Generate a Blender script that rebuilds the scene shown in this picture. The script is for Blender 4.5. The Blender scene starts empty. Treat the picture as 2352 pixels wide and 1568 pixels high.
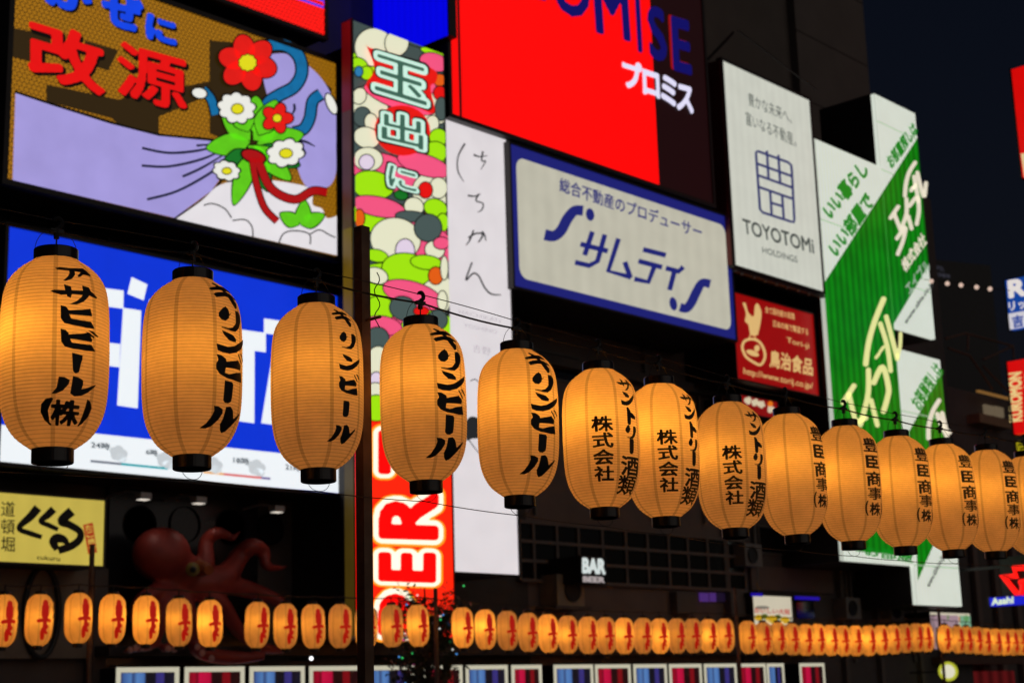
import bpy, bmesh, math, random
import numpy as np
from mathutils import Vector, Matrix
random.seed(7)
S = bpy.context.scene
COL = S.collection
# ------------------------------------------------------------------ camera
# pixel units below: the photograph at 2352 x 1568.  World X runs along the facades
# (away to the right), Y goes across the canal to the facades, Z is up.
F = 3644.0
CX, CY = 1176.0, 784.0
zc = Vector((690.9 - CX, -15522 - CY, F)).normalized()
xc = Vector((4618.0 - CX, 1496.0 - CY, F)); xc = (xc - zc * xc.dot(zc)).normalized()
yc = zc.cross(xc)
ROT = Matrix((xc, yc, zc))                    # image-space direction -> world direction
EYE = Vector((0, 0, 1.7))
def ray(px, py): return ROT @ Vector((px - CX, py - CY, F))
def onY(p, Y):
    d = ray(*p); return EYE + d * (Y / d.y)
def onX(p, X):
    d = ray(*p); return EYE + d * (X / d.x)
def onZ(p, Z):
    d = ray(*p); return EYE + d * ((Z - EYE.z) / d.z)
def far(p, dist): return EYE + ray(*p).normalized() * dist
cam = bpy.data.cameras.new('camera'); cam_o = bpy.data.objects.new('camera', cam); COL.objects.link(cam_o)
right, down, fwd = ROT @ Vector((1, 0, 0)), ROT @ Vector((0, 1, 0)), ROT @ Vector((0, 0, 1))
m = Matrix((right, -down, -fwd)).transposed().to_4x4(); m.translation = EYE
cam_o.matrix_world = m
cam.sensor_width = 36; cam.lens = F / 2352 * 36; cam.clip_end = 3000; cam.clip_start = 0.05
cam.dof.use_dof = True; cam.dof.focus_distance = 7.9; cam.dof.aperture_fstop = 3.3; cam.dof.aperture_blades = 0
S.camera = cam_o
# ------------------------------------------------------------------ sky, exposure
W = bpy.data.worlds.new('World'); S.world = W; W.use_nodes = True
nt = W.node_tree; bg = nt.nodes['Background']
sky = nt.nodes.new('ShaderNodeTexSky'); sky.sky_type = 'NISHITA'; sky.sun_disc = False
SUN_EL, SUN_ROT = math.radians(-2.0), math.radians(170)      # dusk: the last glow is low behind the camera
sky.sun_elevation = SUN_EL; sky.sun_rotation = SUN_ROT; sky.altitude = 20; sky.ozone_density = 2.2
nt.links.new(sky.outputs[0], bg.inputs[0]); bg.inputs[1].default_value = 0.065
sun = bpy.data.lights.new('city_glow_fill', 'SUN'); sun.energy = .2; sun.angle = math.radians(70); sun.color = (1, .86, .74)  # weak wide sun added as city glow to lift the facades
sun_o = bpy.data.objects.new('city_glow_fill', sun); COL.objects.link(sun_o)
sun_o.rotation_euler = Vector((math.sin(SUN_ROT) * -1, -math.cos(SUN_ROT), -.35)).to_track_quat('-Z', 'Y').to_euler()
S.view_settings.view_transform = 'Standard'; S.view_settings.look = 'None'
S.view_settings.exposure = 0; S.view_settings.gamma = 1
cy = S.cycles
cy.use_denoising = True
try: cy.denoiser = 'OPENIMAGEDENOISE'
except Exception: pass
cy.use_light_tree = True; cy.max_bounces = 6; cy.transmission_bounces = 6; cy.sample_clamp_indirect = 4
# ------------------------------------------------------------------ materials
def lin(c):
    r = []
    for v in c:
        v = v / 255.0
        r.append(v / 12.92 if v <= 0.04045 else ((v + 0.055) / 1.055) ** 2.4)
    return (r[0], r[1], r[2], 1)
MC = {}
def newmat(key):
    mt = bpy.data.materials.new(key); mt.use_nodes = True
    return mt, mt.node_tree, mt.node_tree.nodes['Principled BSDF']
def N(t, kind, **kw):
    n = t.nodes.new(kind)
    for k, v in kw.items(): setattr(n, k, v)
    return n
def math_(t, op, a, b=None, c=None):
    n = N(t, 'ShaderNodeMath', operation=op)
    for i, v in enumerate((a, b, c)):
        if v is None: continue
        if isinstance(v, (int, float)): n.inputs[i].default_value = v
        else: t.links.new(v, n.inputs[i])
    return n.outputs[0]
def coords(t):
    tc = N(t, 'ShaderNodeTexCoord'); sp = N(t, 'ShaderNodeSeparateXYZ')
    t.links.new(tc.outputs['Object'], sp.inputs[0]); return tc, sp
def ramp01(t, src, lo, hi):
    r = N(t, 'ShaderNodeMapRange'); t.links.new(src, r.inputs[0])
    r.inputs[3].default_value = lo; r.inputs[4].default_value = hi; return r.outputs[0]
def matte(name, c, rough=0.7, metal=0.0, var=0.25, scale=3.0, spec=0.5, bump=0.0):
    """painted / built surface, colour c linear, mottled by noise"""
    key = ('m', name)
    if key in MC: return MC[key]
    mt, t, b = newmat(name)
    tc = N(t, 'ShaderNodeTexCoord'); nz = N(t, 'ShaderNodeTexNoise'); nz.inputs['Scale'].default_value = scale; nz.inputs['Detail'].default_value = 6
    t.links.new(tc.outputs['Object'], nz.inputs['Vector'])
    mx = N(t, 'ShaderNodeMix', data_type='RGBA')
    lo = [x * (1 - var) for x in c[:3]] + [1]; hi = [min(1, x * (1 + var)) for x in c[:3]] + [1]
    mx.inputs[6].default_value = lo; mx.inputs[7].default_value = hi
    t.links.new(nz.outputs[0], mx.inputs[0]); t.links.new(mx.outputs[2], b.inputs['Base Color'])
    b.inputs['Roughness'].default_value = rough; b.inputs['Metallic'].default_value = metal
    b.inputs['Specular IOR Level'].default_value = spec
    if bump:
        bp = N(t, 'ShaderNodeBump'); bp.inputs['Strength'].default_value = bump
        t.links.new(nz.outputs[0], bp.inputs['Height']); t.links.new(bp.outputs[0], b.inputs['Normal'])
    MC[key] = mt; return mt
def glow(c, k=1.0, stripes=None, mottle=0.0, sample=False, tag='', mscale=1.2):
    """lit sign face or lamp; print and cloth also get their light here: c = colour as it shows (sRGB 0-255).
    stripes=(axis, period, depth): tubes or LED columns behind the face"""
    key = ('g', tuple(c), k, stripes, mottle, sample)
    if key in MC: return MC[key]
    mt, t, b = newmat('lit_%d_%d_%d%s' % (c[0], c[1], c[2], tag))
    L = lin(c)
    b.inputs['Base Color'].default_value = (L[0] * .5, L[1] * .5, L[2] * .5, 1); b.inputs['Roughness'].default_value = 0.4
    b.inputs['Emission Color'].default_value = L; b.inputs['Emission Strength'].default_value = k
    s = None
    if stripes or mottle:
        tc, sp = coords(t); s = None
        if stripes:
            ax, per, dep = stripes
            w = math_(t, 'SINE', math_(t, 'MULTIPLY', sp.outputs[ax], 2 * math.pi / per))
            s = math_(t, 'MULTIPLY_ADD', w, dep / 2, 1 - dep / 2)
        if mottle:
            nz = N(t, 'ShaderNodeTexNoise'); nz.inputs['Scale'].default_value = mscale; nz.inputs['Detail'].default_value = 3
            t.links.new(tc.outputs['Object'], nz.inputs['Vector'])
            q = ramp01(t, nz.outputs[0], 1 - mottle, 1 + mottle)
            s = q if s is None else math_(t, 'MULTIPLY', s, q)
        t.links.new(math_(t, 'MULTIPLY', s, k), b.inputs['Emission Strength'])
    mt.cycles.emission_sampling = 'FRONT' if sample else 'NONE'
    MC[key] = mt; return mt
def bulb_board(name, c, pitch, k=1.0):
    """board packed with small lamps in a honeycomb grid"""
    mt, t, b = newmat(name)
    tc, sp = coords(t)
    u = math_(t, 'DIVIDE', sp.outputs[0], pitch); v = math_(t, 'DIVIDE', sp.outputs[2], pitch * math.sqrt(3))
    def cell(off):
        a = math_(t, 'SUBTRACT', math_(t, 'FRACT', math_(t, 'ADD', u, off)), .5)
        c_ = math_(t, 'MULTIPLY', math_(t, 'SUBTRACT', math_(t, 'FRACT', math_(t, 'ADD', v, off)), .5), math.sqrt(3))
        return math_(t, 'SQRT', math_(t, 'ADD', math_(t, 'MULTIPLY', a, a), math_(t, 'MULTIPLY', c_, c_)))
    d = math_(t, 'MINIMUM', cell(0.0), cell(0.5))
    r = N(t, 'ShaderNodeValToRGB'); t.links.new(d, r.inputs[0])
    e = r.color_ramp.elements; L = lin(c)
    e[0].position = .0; e[0].color = [x * .22 for x in L[:3]] + [1]
    e[1].position = .36; e[1].color = L
    q = e.new(.47); q.color = [x * .05 for x in L[:3]] + [1]
    q = e.new(.6); q.color = [x * .05 for x in L[:3]] + [1]
    t.links.new(r.outputs[0], b.inputs['Emission Color']); b.inputs['Emission Strength'].default_value = k
    b.inputs['Base Color'].default_value = (.03, .025, .02, 1)
    mt.cycles.emission_sampling = 'NONE'
    return mt
def striped(name, stops, k=1.0):
    mt, t, b = newmat(name)
    tc = N(t, 'ShaderNodeTexCoord'); sp = N(t, 'ShaderNodeSeparateXYZ'); t.links.new(tc.outputs['Generated'], sp.inputs[0])
    r = N(t, 'ShaderNodeValToRGB'); t.links.new(sp.outputs[0], r.inputs[0]); r.color_ramp.interpolation = 'LINEAR'
    e = r.color_ramp.elements; e[0].position = 0; e[0].color = lin(stops[0][1]); e[1].position = 1; e[1].color = lin(stops[-1][1])
    for p, c in stops[1:-1]: e.new(p).color = lin(c)
    t.links.new(r.outputs[0], b.inputs['Emission Color']); b.inputs['Emission Strength'].default_value = k
    b.inputs['Base Color'].default_value = (.02, .02, .02, 1); mt.cycles.emission_sampling = 'NONE'
    return mt
BLACK = matte('black_print', (.006, .006, .008), .5)
LACQUER = matte('black_lacquer', (.012, .009, .008), .28, var=.4)
RUBBER = matte('black_rubber', (.012, .011, .011), .5)
WIRE = matte('dark_wire', (.03, .026, .024), .45)
FRAME = matte('dark_sign_metal', (.035, .03, .03), .5, .3)
STEEL = matte('weathered_steel', (.17, .1, .065), .65, .35, .7, 9, bump=.4)
CONC = matte('dark_concrete', (.14, .117, .1), .85, 0, .3, .6)
CONC2 = matte('grey_render', (.16, .135, .12), .85, 0, .25, .5)
CONC3 = matte('soot_dark_wall', (.1, .083, .076), .8, 0, .4, .8)
BROWN = matte('brown_cladding', (.17, .12, .1), .7, 0, .3, .8)
PANEL = matte('weathered_boards', (.2, .165, .13), .8, 0, .35, 2.0)
GLASS = matte('dark_glass', (.012, .011, .012), .12, 0, .3, .5)
# ------------------------------------------------------------------ mesh helpers
def tagit(o, label=None, cat=None, group=None, kind=None):
    if label: o['label'] = label
    if cat: o['category'] = cat
    if group: o['group'] = group
    if kind: o['kind'] = kind
    return o
def thing(name, loc, label, cat, group=None, rotz=0):
    o = bpy.data.objects.new(name, None); COL.objects.link(o); o.empty_display_size = .2
    o.location = loc; o.rotation_euler = (0, 0, rotz)
    return tagit(o, label, cat, group)
def mk(name, vs, fs, mat, parent=None, smooth=False, local=False):
    me = bpy.data.meshes.new(name)
    off = Vector((0, 0, 0))
    top = parent
    while top is not None and not local:
        off = off + top.location; top = top.parent
    me.from_pydata([Vector(v) - off for v in vs], [], fs); me.update()
    if mat: me.materials.append(mat)
    if smooth:
        me.polygons.foreach_set('use_smooth', [True] * len(me.polygons))
    o = bpy.data.objects.new(name, me); COL.objects.link(o)
    if parent: o.parent = parent
    return o
class MB:
    def __init__(s): s.v = []; s.f = []
    def add(s, vs, fs):
        n = len(s.v); s.v += [Vector(v) for v in vs]; s.f += [[i + n for i in f] for f in fs]; return s
    def box(s, x0, x1, y0, y1, z0, z1):
        return s.add([(x0, y0, z0), (x1, y0, z0), (x1, y1, z0), (x0, y1, z0), (x0, y0, z1), (x1, y0, z1), (x1, y1, z1), (x0, y1, z1)],
                     [(0, 3, 2, 1), (4, 5, 6, 7), (0, 1, 5, 4), (1, 2, 6, 5), (2, 3, 7, 6), (3, 0, 4, 7)])
    def tube(s, pts, r, n=8, caps=True):
        pts = [Vector(p) for p in pts]; k = len(pts); rs = r if isinstance(r, (list, tuple)) else [r] * k
        vs = []; fs = []; up = None
        for i, p in enumerate(pts):
            d = (pts[min(i + 1, k - 1)] - pts[max(i - 1, 0)]).normalized()
            if up is None: up = Vector((0, 0, 1)) if abs(d.z) < .9 else Vector((1, 0, 0))
            a = d.cross(up).normalized(); up = a.cross(d).normalized()
            for j in range(n):
                q = 2 * math.pi * j / n; vs.append(p + (a * math.cos(q) + up * math.sin(q)) * rs[i])
        for i in range(k - 1):
            for j in range(n):
                fs.append((i * n + j, i * n + (j + 1) % n, (i + 1) * n + (j + 1) % n, (i + 1) * n + j))
        if caps: fs.append(tuple(range(n))[::-1]); fs.append(tuple(range((k - 1) * n, k * n)))
        return s.add(vs, fs)
    def lathe(s, prof, n=32, o=(0, 0, 0)):
        vs = []; fs = []; k = len(prof)
        for r, z in prof:
            for j in range(n):
                q = 2 * math.pi * j / n; vs.append((o[0] + r * math.cos(q), o[1] + r * math.sin(q), o[2] + z))
        for i in range(k - 1):
            for j in range(n):
                fs.append((i * n + j, i * n + (j + 1) % n, (i + 1) * n + (j + 1) % n, (i + 1) * n + j))
        return s.add(vs, fs)
    def ball(s, c, r, n=10, sc=(1, 1, 1)):
        vs = []; fs = []
        for i in range(n + 1):
            a = math.pi * i / n
            for j in range(n * 2):
                q = math.pi * j / n
                vs.append((c[0] + r * sc[0] * math.sin(a) * math.cos(q), c[1] + r * sc[1] * math.sin(a) * math.sin(q), c[2] + r * sc[2] * math.cos(a)))
        w = 2 * n
        for i in range(n):
            for j in range(w): fs.append((i * w + j, (i + 1) * w + j, (i + 1) * w + (j + 1) % w, i * w + (j + 1) % w))
        return s.add(vs, fs)
    def build(s, name, mat, parent=None, smooth=False, local=False): return mk(name, s.v, s.f, mat, parent, smooth, local)
def fr(ox, oy, sc):
    """zoomed view of the photograph -> 2352-pixel units"""
    return lambda x, y: ((ox + x / sc) * 2352 / 4096, (oy + y / sc) * 2352 / 4096)
def catmull(pts, per=6):
    if len(pts) < 3: return pts
    out = []
    for i in range(len(pts) - 1):
        p0 = pts[max(i - 1, 0)]; p1 = pts[i]; p2 = pts[i + 1]; p3 = pts[min(i + 2, len(pts) - 1)]
        for j in range(per):
            t = j / per
            out.append(tuple(.5 * (2 * b + (c - a) * t + (2 * a - 5 * b + 4 * c - d) * t * t + (3 * b - a - 3 * c + d) * t ** 3) for a, b, c, d in zip(p0, p1, p2, p3)))
    out.append(tuple(pts[-1])); return out
def strip2d(pts, w, smooth=True, roundcap=False):
    """polyline with width(s) -> quads in 2-D"""
    ws = list(w) if isinstance(w, (list, tuple)) else [w] * len(pts)
    P = [(p[0], p[1], q) for p, q in zip(pts, ws)]
    if smooth: P = catmull(P)
    if roundcap:
        def cap(a, b):
            L = math.hypot(a[0] - b[0], a[1] - b[1]) or 1; ux, uy = (a[0] - b[0]) / L, (a[1] - b[1]) / L; r = a[2] / 2
            return [(a[0] + ux * r * s_, a[1] + uy * r * s_, max(.02 * a[2], 2 * r * math.sqrt(max(0, 1 - s_ * s_)))) for s_ in (1.0, .86, .55)]
        P = cap(P[0], P[1]) + P + cap(P[-1], P[-2])[::-1]
    vs = []; fs = []; k = len(P)
    for i, p in enumerate(P):
        a = P[max(i - 1, 0)]; b = P[min(i + 1, k - 1)]
        dx, dy = b[0] - a[0], b[1] - a[1]; L = math.hypot(dx, dy) or 1
        nx, ny = -dy / L, dx / L; h = p[2] / 2
        vs += [(p[0] + nx * h, p[1] + ny * h), (p[0] - nx * h, p[1] - ny * h)]
    for i in range(k - 1): fs.append((2 * i, 2 * i + 1, 2 * i + 3, 2 * i + 2))
    return vs, fs
class Artwork:
    """printed picture: many flat layers collected into one mesh with a material per colour"""
    def __init__(s): s.parts = []
    def add(s, flat, mat): s.parts.append((flat.mb, mat))
    def build(s, name, parent):
        mb = MB(); mats = []; ids = []
        for b, m_ in s.parts:
            if m_ not in mats: mats.append(m_)
            mb.add(b.v, b.f); ids += [mats.index(m_)] * len(b.f)
        o = mb.build(name, None, parent)
        for m_ in mats: o.data.materials.append(m_)
        o.data.polygons.foreach_set('material_index', ids); return o
class Flat:
    """flat artwork collected on the plane y=Y (pixel coordinates in), one mesh"""
    def __init__(s, Y, frame=None): s.mb = MB(); s.Y = Y; s.fr = frame or (lambda x, y: (x, y))
    def raw(s, vs, fs): s.mb.add([onY(s.fr(*v), s.Y) for v in vs], fs); return s
    def poly(s, pts): return s.raw(pts, [tuple(range(len(pts)))])
    def smoothpoly(s, pts, per=5):
        c = catmull(list(pts) + [pts[0]], per)[:-1]; return s.poly(c)
    def ell(s, cx, cy, rx, ry, rot=0, n=28, lobes=0, amp=0):
        c, q = math.cos(rot), math.sin(rot); P = []
        n = max(n, lobes * 8)
        for i in range(n):
            a = 2 * math.pi * i / n; k = 1 + amp * abs(math.sin(lobes * a / 2)) if lobes else 1
            x, y = rx * k * math.cos(a), ry * k * math.sin(a); P.append((cx + x * c - y * q, cy + x * q + y * c))
        return s.poly(P)
    def stroke(s, pts, w, smooth=True, cap=False): return s.raw(*strip2d(pts, w, smooth, cap))
    def text(s, body, tl, tr, bl, bold=0.0, ref=None):
        vs, fs = glyphs(body, bold, ref)
        q = [(tl[0] + (tr[0] - tl[0]) * u + (bl[0] - tl[0]) * (1 - v), tl[1] + (tr[1] - tl[1]) * u + (bl[1] - tl[1]) * (1 - v)) for u, v in vs]
        return s.raw(q, fs)
    def build(s, name, mat, parent): return s.mb.build(name, mat, parent)
GC = {}
def outline_mesh(body):
    c = bpy.data.curves.new('type', 'FONT'); c.body = body; c.resolution_u = 3
    o = bpy.data.objects.new('type', c); COL.objects.link(o)
    dg = bpy.context.evaluated_depsgraph_get(); me = bpy.data.meshes.new_from_object(o.evaluated_get(dg))
    vs = [(v.co.x, v.co.y) for v in me.vertices]; fs = [tuple(p.vertices) for p in me.polygons]
    me.calc_loop_triangles(); tr = [tuple(q.vertices) for q in me.loop_triangles]
    bpy.data.objects.remove(o); bpy.data.curves.remove(c); bpy.data.meshes.remove(me)
    return vs, fs, tr
RES = 64
def thicken(vs, tr, grow, res):
    """letter outlines grown by `grow`: distance field on a grid, contoured by marching squares"""
    P = np.array(vs); pad = grow + 3.0 / res; lo = P.min(0) - pad; n = np.ceil((P.max(0) + pad - lo) * res).astype(int) + 1
    gx = lo[0] + np.arange(n[0]) / res; gy = lo[1] + np.arange(n[1]) / res
    ins = np.zeros((n[1], n[0]), bool)
    for t in tr:
        a, b, c = P[list(t)]
        x0, x1 = min(a[0], b[0], c[0]), max(a[0], b[0], c[0]); y0, y1 = min(a[1], b[1], c[1]), max(a[1], b[1], c[1])
        i0, i1 = np.searchsorted(gx, [x0, x1]); j0, j1 = np.searchsorted(gy, [y0, y1])
        if i1 <= i0 or j1 <= j0: continue
        X, Y = np.meshgrid(gx[i0:i1], gy[j0:j1])
        e = lambda p, q: (q[0] - p[0]) * (Y - p[1]) - (q[1] - p[1]) * (X - p[0])
        w = (e(a, b), e(b, c), e(c, a)); m = ((w[0] >= 0) & (w[1] >= 0) & (w[2] >= 0)) | ((w[0] <= 0) & (w[1] <= 0) & (w[2] <= 0))
        ins[j0:j1, i0:i1] |= m
    R = int(math.ceil(grow * res)) + 2; D = np.full(ins.shape, float(R))
    H, W_ = ins.shape; src = np.pad(ins, R)
    for dy in range(-R, R + 1):
        for dx in range(-R, R + 1):
            d = math.hypot(dx, dy)
            if d >= R: continue
            sl = src[R + dy:R + dy + H, R + dx:R + dx + W_]; D = np.where(sl & (D > d), d, D)
    D = D / res - grow - .3 / res                       # negative inside
    k = np.pad(D, 1, mode='edge'); D = (k[1:-1, 1:-1] * 4 + k[:-2, 1:-1] + k[2:, 1:-1] + k[1:-1, :-2] + k[1:-1, 2:]) / 8
    V = []; Fc = []; idx = {}
    def vert(key, x, y):
        if key not in idx: idx[key] = len(V); V.append((x, y))
        return idx[key]
    for j in range(H - 1):
        i = 0
        while i < W_ - 1:
            q = (D[j, i], D[j, i + 1], D[j + 1, i + 1], D[j + 1, i])
            if max(q) <= 0:                              # run of full cells -> one quad
                i2 = i
                while i2 + 1 < W_ - 1 and max(D[j, i2 + 1], D[j, i2 + 2], D[j + 1, i2 + 1], D[j + 1, i2 + 2]) <= 0: i2 += 1
                Fc.append((vert((i, j), gx[i], gy[j]), vert((i2 + 1, j), gx[i2 + 1], gy[j]), vert((i2 + 1, j + 1), gx[i2 + 1], gy[j + 1]), vert((i, j + 1), gx[i], gy[j + 1]))); i = i2 + 1; continue
            if min(q) < 0:
                cs = ((i, j), (i + 1, j), (i + 1, j + 1), (i, j + 1)); f = []
                for m in range(4):
                    a, b = cs[m], cs[(m + 1) % 4]; da, db = q[m], q[(m + 1) % 4]
                    if da <= 0: f.append(vert(a, gx[a[0]], gy[a[1]]))
                    if (da <= 0) != (db <= 0):
                        u = da / (da - db); f.append(vert((min(a, b), max(a, b)), gx[a[0]] + (gx[b[0]] - gx[a[0]]) * u, gy[a[1]] + (gy[b[1]] - gy[a[1]]) * u))
                if len(f) >= 3: Fc.append(tuple(f))
            i += 1
    return V, Fc
def glyphs(body, bold=0.0, ref=None):
    """outline of a text as flat faces; the box of the text at weight `ref` becomes 0..1"""
    k = (body, bold, ref)
    if k in GC: return GC[k]
    vs, fs, tr = outline_mesh(body); r_ = bold if ref is None else ref
    x0 = min(v[0] for v in vs) - r_; x1 = max(v[0] for v in vs) + r_; y0 = min(v[1] for v in vs) - r_; y1 = max(v[1] for v in vs) + r_
    if bold > 0: vs, fs = thicken(vs, tr, bold, RES if len(body) < 3 else 44)
    GC[k] = ([((x - x0) / (x1 - x0), (y - y0) / (y1 - y0)) for x, y in vs], fs); return GC[k]
def rect4(q, Y):
    """tl, tr, br, bl pixels -> x0,x1,z0,z1 on the plane"""
    a, b, c, d = (onY(p, Y) for p in q)
    return ((a.x + d.x) / 2, (b.x + c.x) / 2, (d.z + c.z) / 2, (a.z + b.z) / 2)
def ztop(p, Y): return onY(p, Y).z
def rim(mb, r, Y, w, y1):
    x0, x1, z0, z1 = r
    mb.box(x0 - w, x0, Y, y1, z0 - w, z1 + w); mb.box(x1, x1 + w, Y, y1, z0 - w, z1 + w)
    mb.box(x0, x1, Y, y1, z1, z1 + w); mb.box(x0, x1, Y, y1, z0 - w, z0); return mb
WALL = 31.0
def signboard(name, label, cat, r, Y, face, fw=.07, frame=FRAME, back=None, group=None):
    """framed lit board standing off the wall; returns its root"""
    x0, x1, z0, z1 = r; back = back or WALL
    t = thing(name, ((x0 + x1) / 2, Y, z0 - fw), label, cat, group)
    MB().box(x0, x1, Y + .04, Y + .2, z0, z1).build('face', face, t)
    mb = rim(MB(), r, Y, fw, Y + .22); mb.box(x0 - fw * .5, x1 + fw * .5, Y + .22, back, z0 - fw * .5, z1 + fw * .5)
    mb.build('housing', frame, t)
    return t
LAY = .006
# ================================================================== GROUND, CANAL
def sheet(name, x0, x1, y0, y1, z, mat): return tagit(MB().box(x0, x1, y0, y1, z - .3, z).build(name, mat), kind='structure')
PAVE = matte('promenade_paving', (.16, .15, .14), .8, 0, .3, 1.5)
sheet('ground', -900, 1500, -400, 1400, -3.4, matte('far_ground', (.06, .058, .055), .9))
sheet('near_promenade', -40, 160, -12, 7.0, 0, PAVE)
sheet('far_promenade', -40, 160, 22.6, WALL + .5, 0, PAVE)
sheet('canal_water', -40, 160, 7.05, 22.55, -1.6, matte('dark_canal_water', (.006, .012, .012), .08))
# ================================================================== BUILDINGS
def building(name, label, px0, px1, ytop, Y=WALL, deep=12, mat=CONC3, pz=800, cat='building'):
    """px0, px1 are edge pixels at height pz; ytop a (x,y) pixel or a height in metres"""
    x0 = onY((px0, pz), Y).x; x1 = onY((px1, pz), Y).x
    z1 = ytop if isinstance(ytop, (int, float)) else onY(ytop, Y).z
    t = thing(name, ((x0 + x1) / 2, Y, 0), label, cat)
    MB().box(x0, x1, Y, Y + deep, 0, z1).build('wall', mat, t)
    t['x0'] = x0; t['x1'] = x1; t['z1'] = z1
    return t
def xz(p, Y): q = onY(p, Y); return q.x, q.z
def wall_box(name, mat, parent, q, Y, thick, holes=None):
    x0, x1, z0, z1 = rect4(q, Y); return MB().box(x0, x1, Y, Y + thick, z0, z1).build(name, mat, parent)
# left building: carries the mascot board, the blue screen and the shop below
b_left = building('sign_building', 'dark building at far left carrying the cloud billboard and blue screen', -260, 812, 26.0, mat=CONC3)
mb = MB()                                       # louvred strip between the two boards
for i in range(16):
    a = onY((30 + i * 46.0, 470 + i * 9.6), WALL - .25); b = onY((66 + i * 46.0, 505 + i * 9.6), WALL - .25)
    if i % 4 == 3: continue
    for k in range(6): mb.box(a.x, b.x, WALL - .18, WALL - .02, a.z - .28 + k * .1, a.z - .24 + k * .1)
mb.build('louvre', CONC3, b_left)
for y in (462, 520):
    a = onY((20, y), WALL - .3); b = onY((790, y + 165), WALL - .3); MB().box(a.x, b.x, WALL - .3, WALL - .02, a.z - .06, a.z + .06).build('ledge', CONC, b_left)
c1 = fr(0, 1880, 1.843)
wall_box('board_cladding', PANEL, b_left, (c1(-150, 715), c1(690, 715), c1(690, 1385), c1(-150, 1385)), WALL - .25, .22)
wall_box('pillar', CONC3, b_left, (c1(690, 720), c1(790, 720), c1(790, 1568), c1(690, 1568)), WALL - .35, .33)
# wall behind the octopus: dark polished panels with round plates
wall_box('polished_wall', matte('dark_polished_panel', (.02, .018, .022), .22, .2, .5, 2), b_left,
         (c1(795, 110), c1(1900, 150), c1(1900, 1430), c1(795, 1430)), WALL - .2, .18)
for (x, y, r_) in ((1030, 400, 150), (1360, 400, 150), (1700, 420, 150), (1990, 430, 140)):
    p = onY(c1(x, y), WALL - .2); rr = r_ / 1.843 * .5742 * 33 / F
    q = MB().lathe([(0, 0), (rr * .96, 0), (rr, .02), (rr, .06)], 40)
    vs = [Vector((v.x, -v.z + .06, v.y)) + p - Vector((0, .06, 0)) for v in q.v]
    mk('round_plate', vs, [f[::-1] for f in q.f], matte('dark_enamel', (.012, .011, .014), .25), b_left)
ring_c = onY(c1(310, 1045), WALL - .3)
pts = [ring_c + Vector((.36 * 1.0 * math.cos(a) * 1.15, 0, .95 * math.sin(a))) for a in [2 * math.pi * i / 40 for i in range(41)]]
MB().tube(pts, .06, 8, False).build('oval_hoop', matte('black_iron', (.015, .014, .014), .5), b_left)
# narrow building behind the tall video sign
b_mid = building('narrow_building', 'narrow dark building behind the tall vertical video sign', 812, 1196, 27.0, mat=matte('narrow_wall', (.06, .05, .045), .8))
# big red screen building
b_red = building('screen_building', 'dark building under the huge red screen, glazed lower storeys', 1196, 1660, 30.0, mat=BROWN)
c3 = fr(2000, 1980, 2.088)
g4 = [c3(165, 205), c3(2080, 395), c3(2010, 800), c3(165, 700)]
gr = rect4(g4, WALL - .1)
MB().box(gr[0], gr[1], WALL - .08, WALL - .02, gr[2], gr[3]).build('window', GLASS, b_red)
mb = MB(); MUL = matte('brown_mullion', (.16, .12, .1), .6)
for zx in (165, 285, 480, 660, 860, 1055, 1235, 1410, 1570, 1735, 1900, 2040):
    x = onY(c3(zx, 500), WALL - .12).x; mb.box(x - .05, x + .05, WALL - .14, WALL - .085, gr[2], gr[3])
for k in range(4):
    z = gr[2] + (gr[3] - gr[2]) * k / 3; mb.box(gr[0], gr[1], WALL - .16, WALL - .141, z - .05, z + .05)
mb.build('mullion', MUL, b_red)
for (a, b) in (((1292, 812), (1330, 880)), ((1345, 818), (1400, 890))):      # dim raised letters over the lanterns
    pass
q4 = ((1185, 790), (1690, 905), (1690, 925), (1185, 812))
wall_box('ledge', CONC3, b_red, q4, WALL - .35, .33)
# purple-lit windows low on it
for (x0, x1) in ((1675, 1742), (1760, 1805), (1815, 1880)):
    wall_box('window', glow((70, 40, 110) if x0 < 1800 else (25, 14, 38), .9), b_red, (c3(x0, 812), c3(x1, 815), c3(x1, 886), c3(x0, 885)), WALL - .09, .06)
wall_box('pier', CONC, b_red, (c3(1480, 800), c3(1640, 810), c3(1640, 990), c3(1480, 990)), WALL - .3, .28)
wall_box('pier', CONC, b_red, (c3(1930, 800), c3(2060, 810), c3(2060, 1010), c3(1930, 1010)), WALL - .3, .28)
# tall tower behind the white board, two tones
b_tow = thing('tower_block', onY((1800, 300), WALL + 5) * 1.0, 'tall blank brown tower block rising behind the white board', 'building')
b_tow.location.z = 0
xa = onY((1560, 200), WALL + 5).x; xb = onY((1838, 200), WALL + 5).x; xd = onY((1990, 110), WALL + 5).x
MB().box(xa, xb, WALL + 5.4, WALL + 16, 0, 48).build('wall', CONC, b_tow)
MB().box(xb, xd, WALL + 5, WALL + 16, 0, 48).build('wing', CONC2, b_tow)
mb = MB()
for k in range(12): mb.box(xb + .01, xd - .01, WALL + 4.97, WALL + 4.999, 8 + k * 3.3, 8.05 + k * 3.3)
mb.build('joint', CONC3, b_tow)
# building carrying the white board and the red food sign
b_wht = building('board_building', 'dark building holding the tall white board and small red food sign', 1665, 1905, (1870, 245), mat=CONC3)
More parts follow.
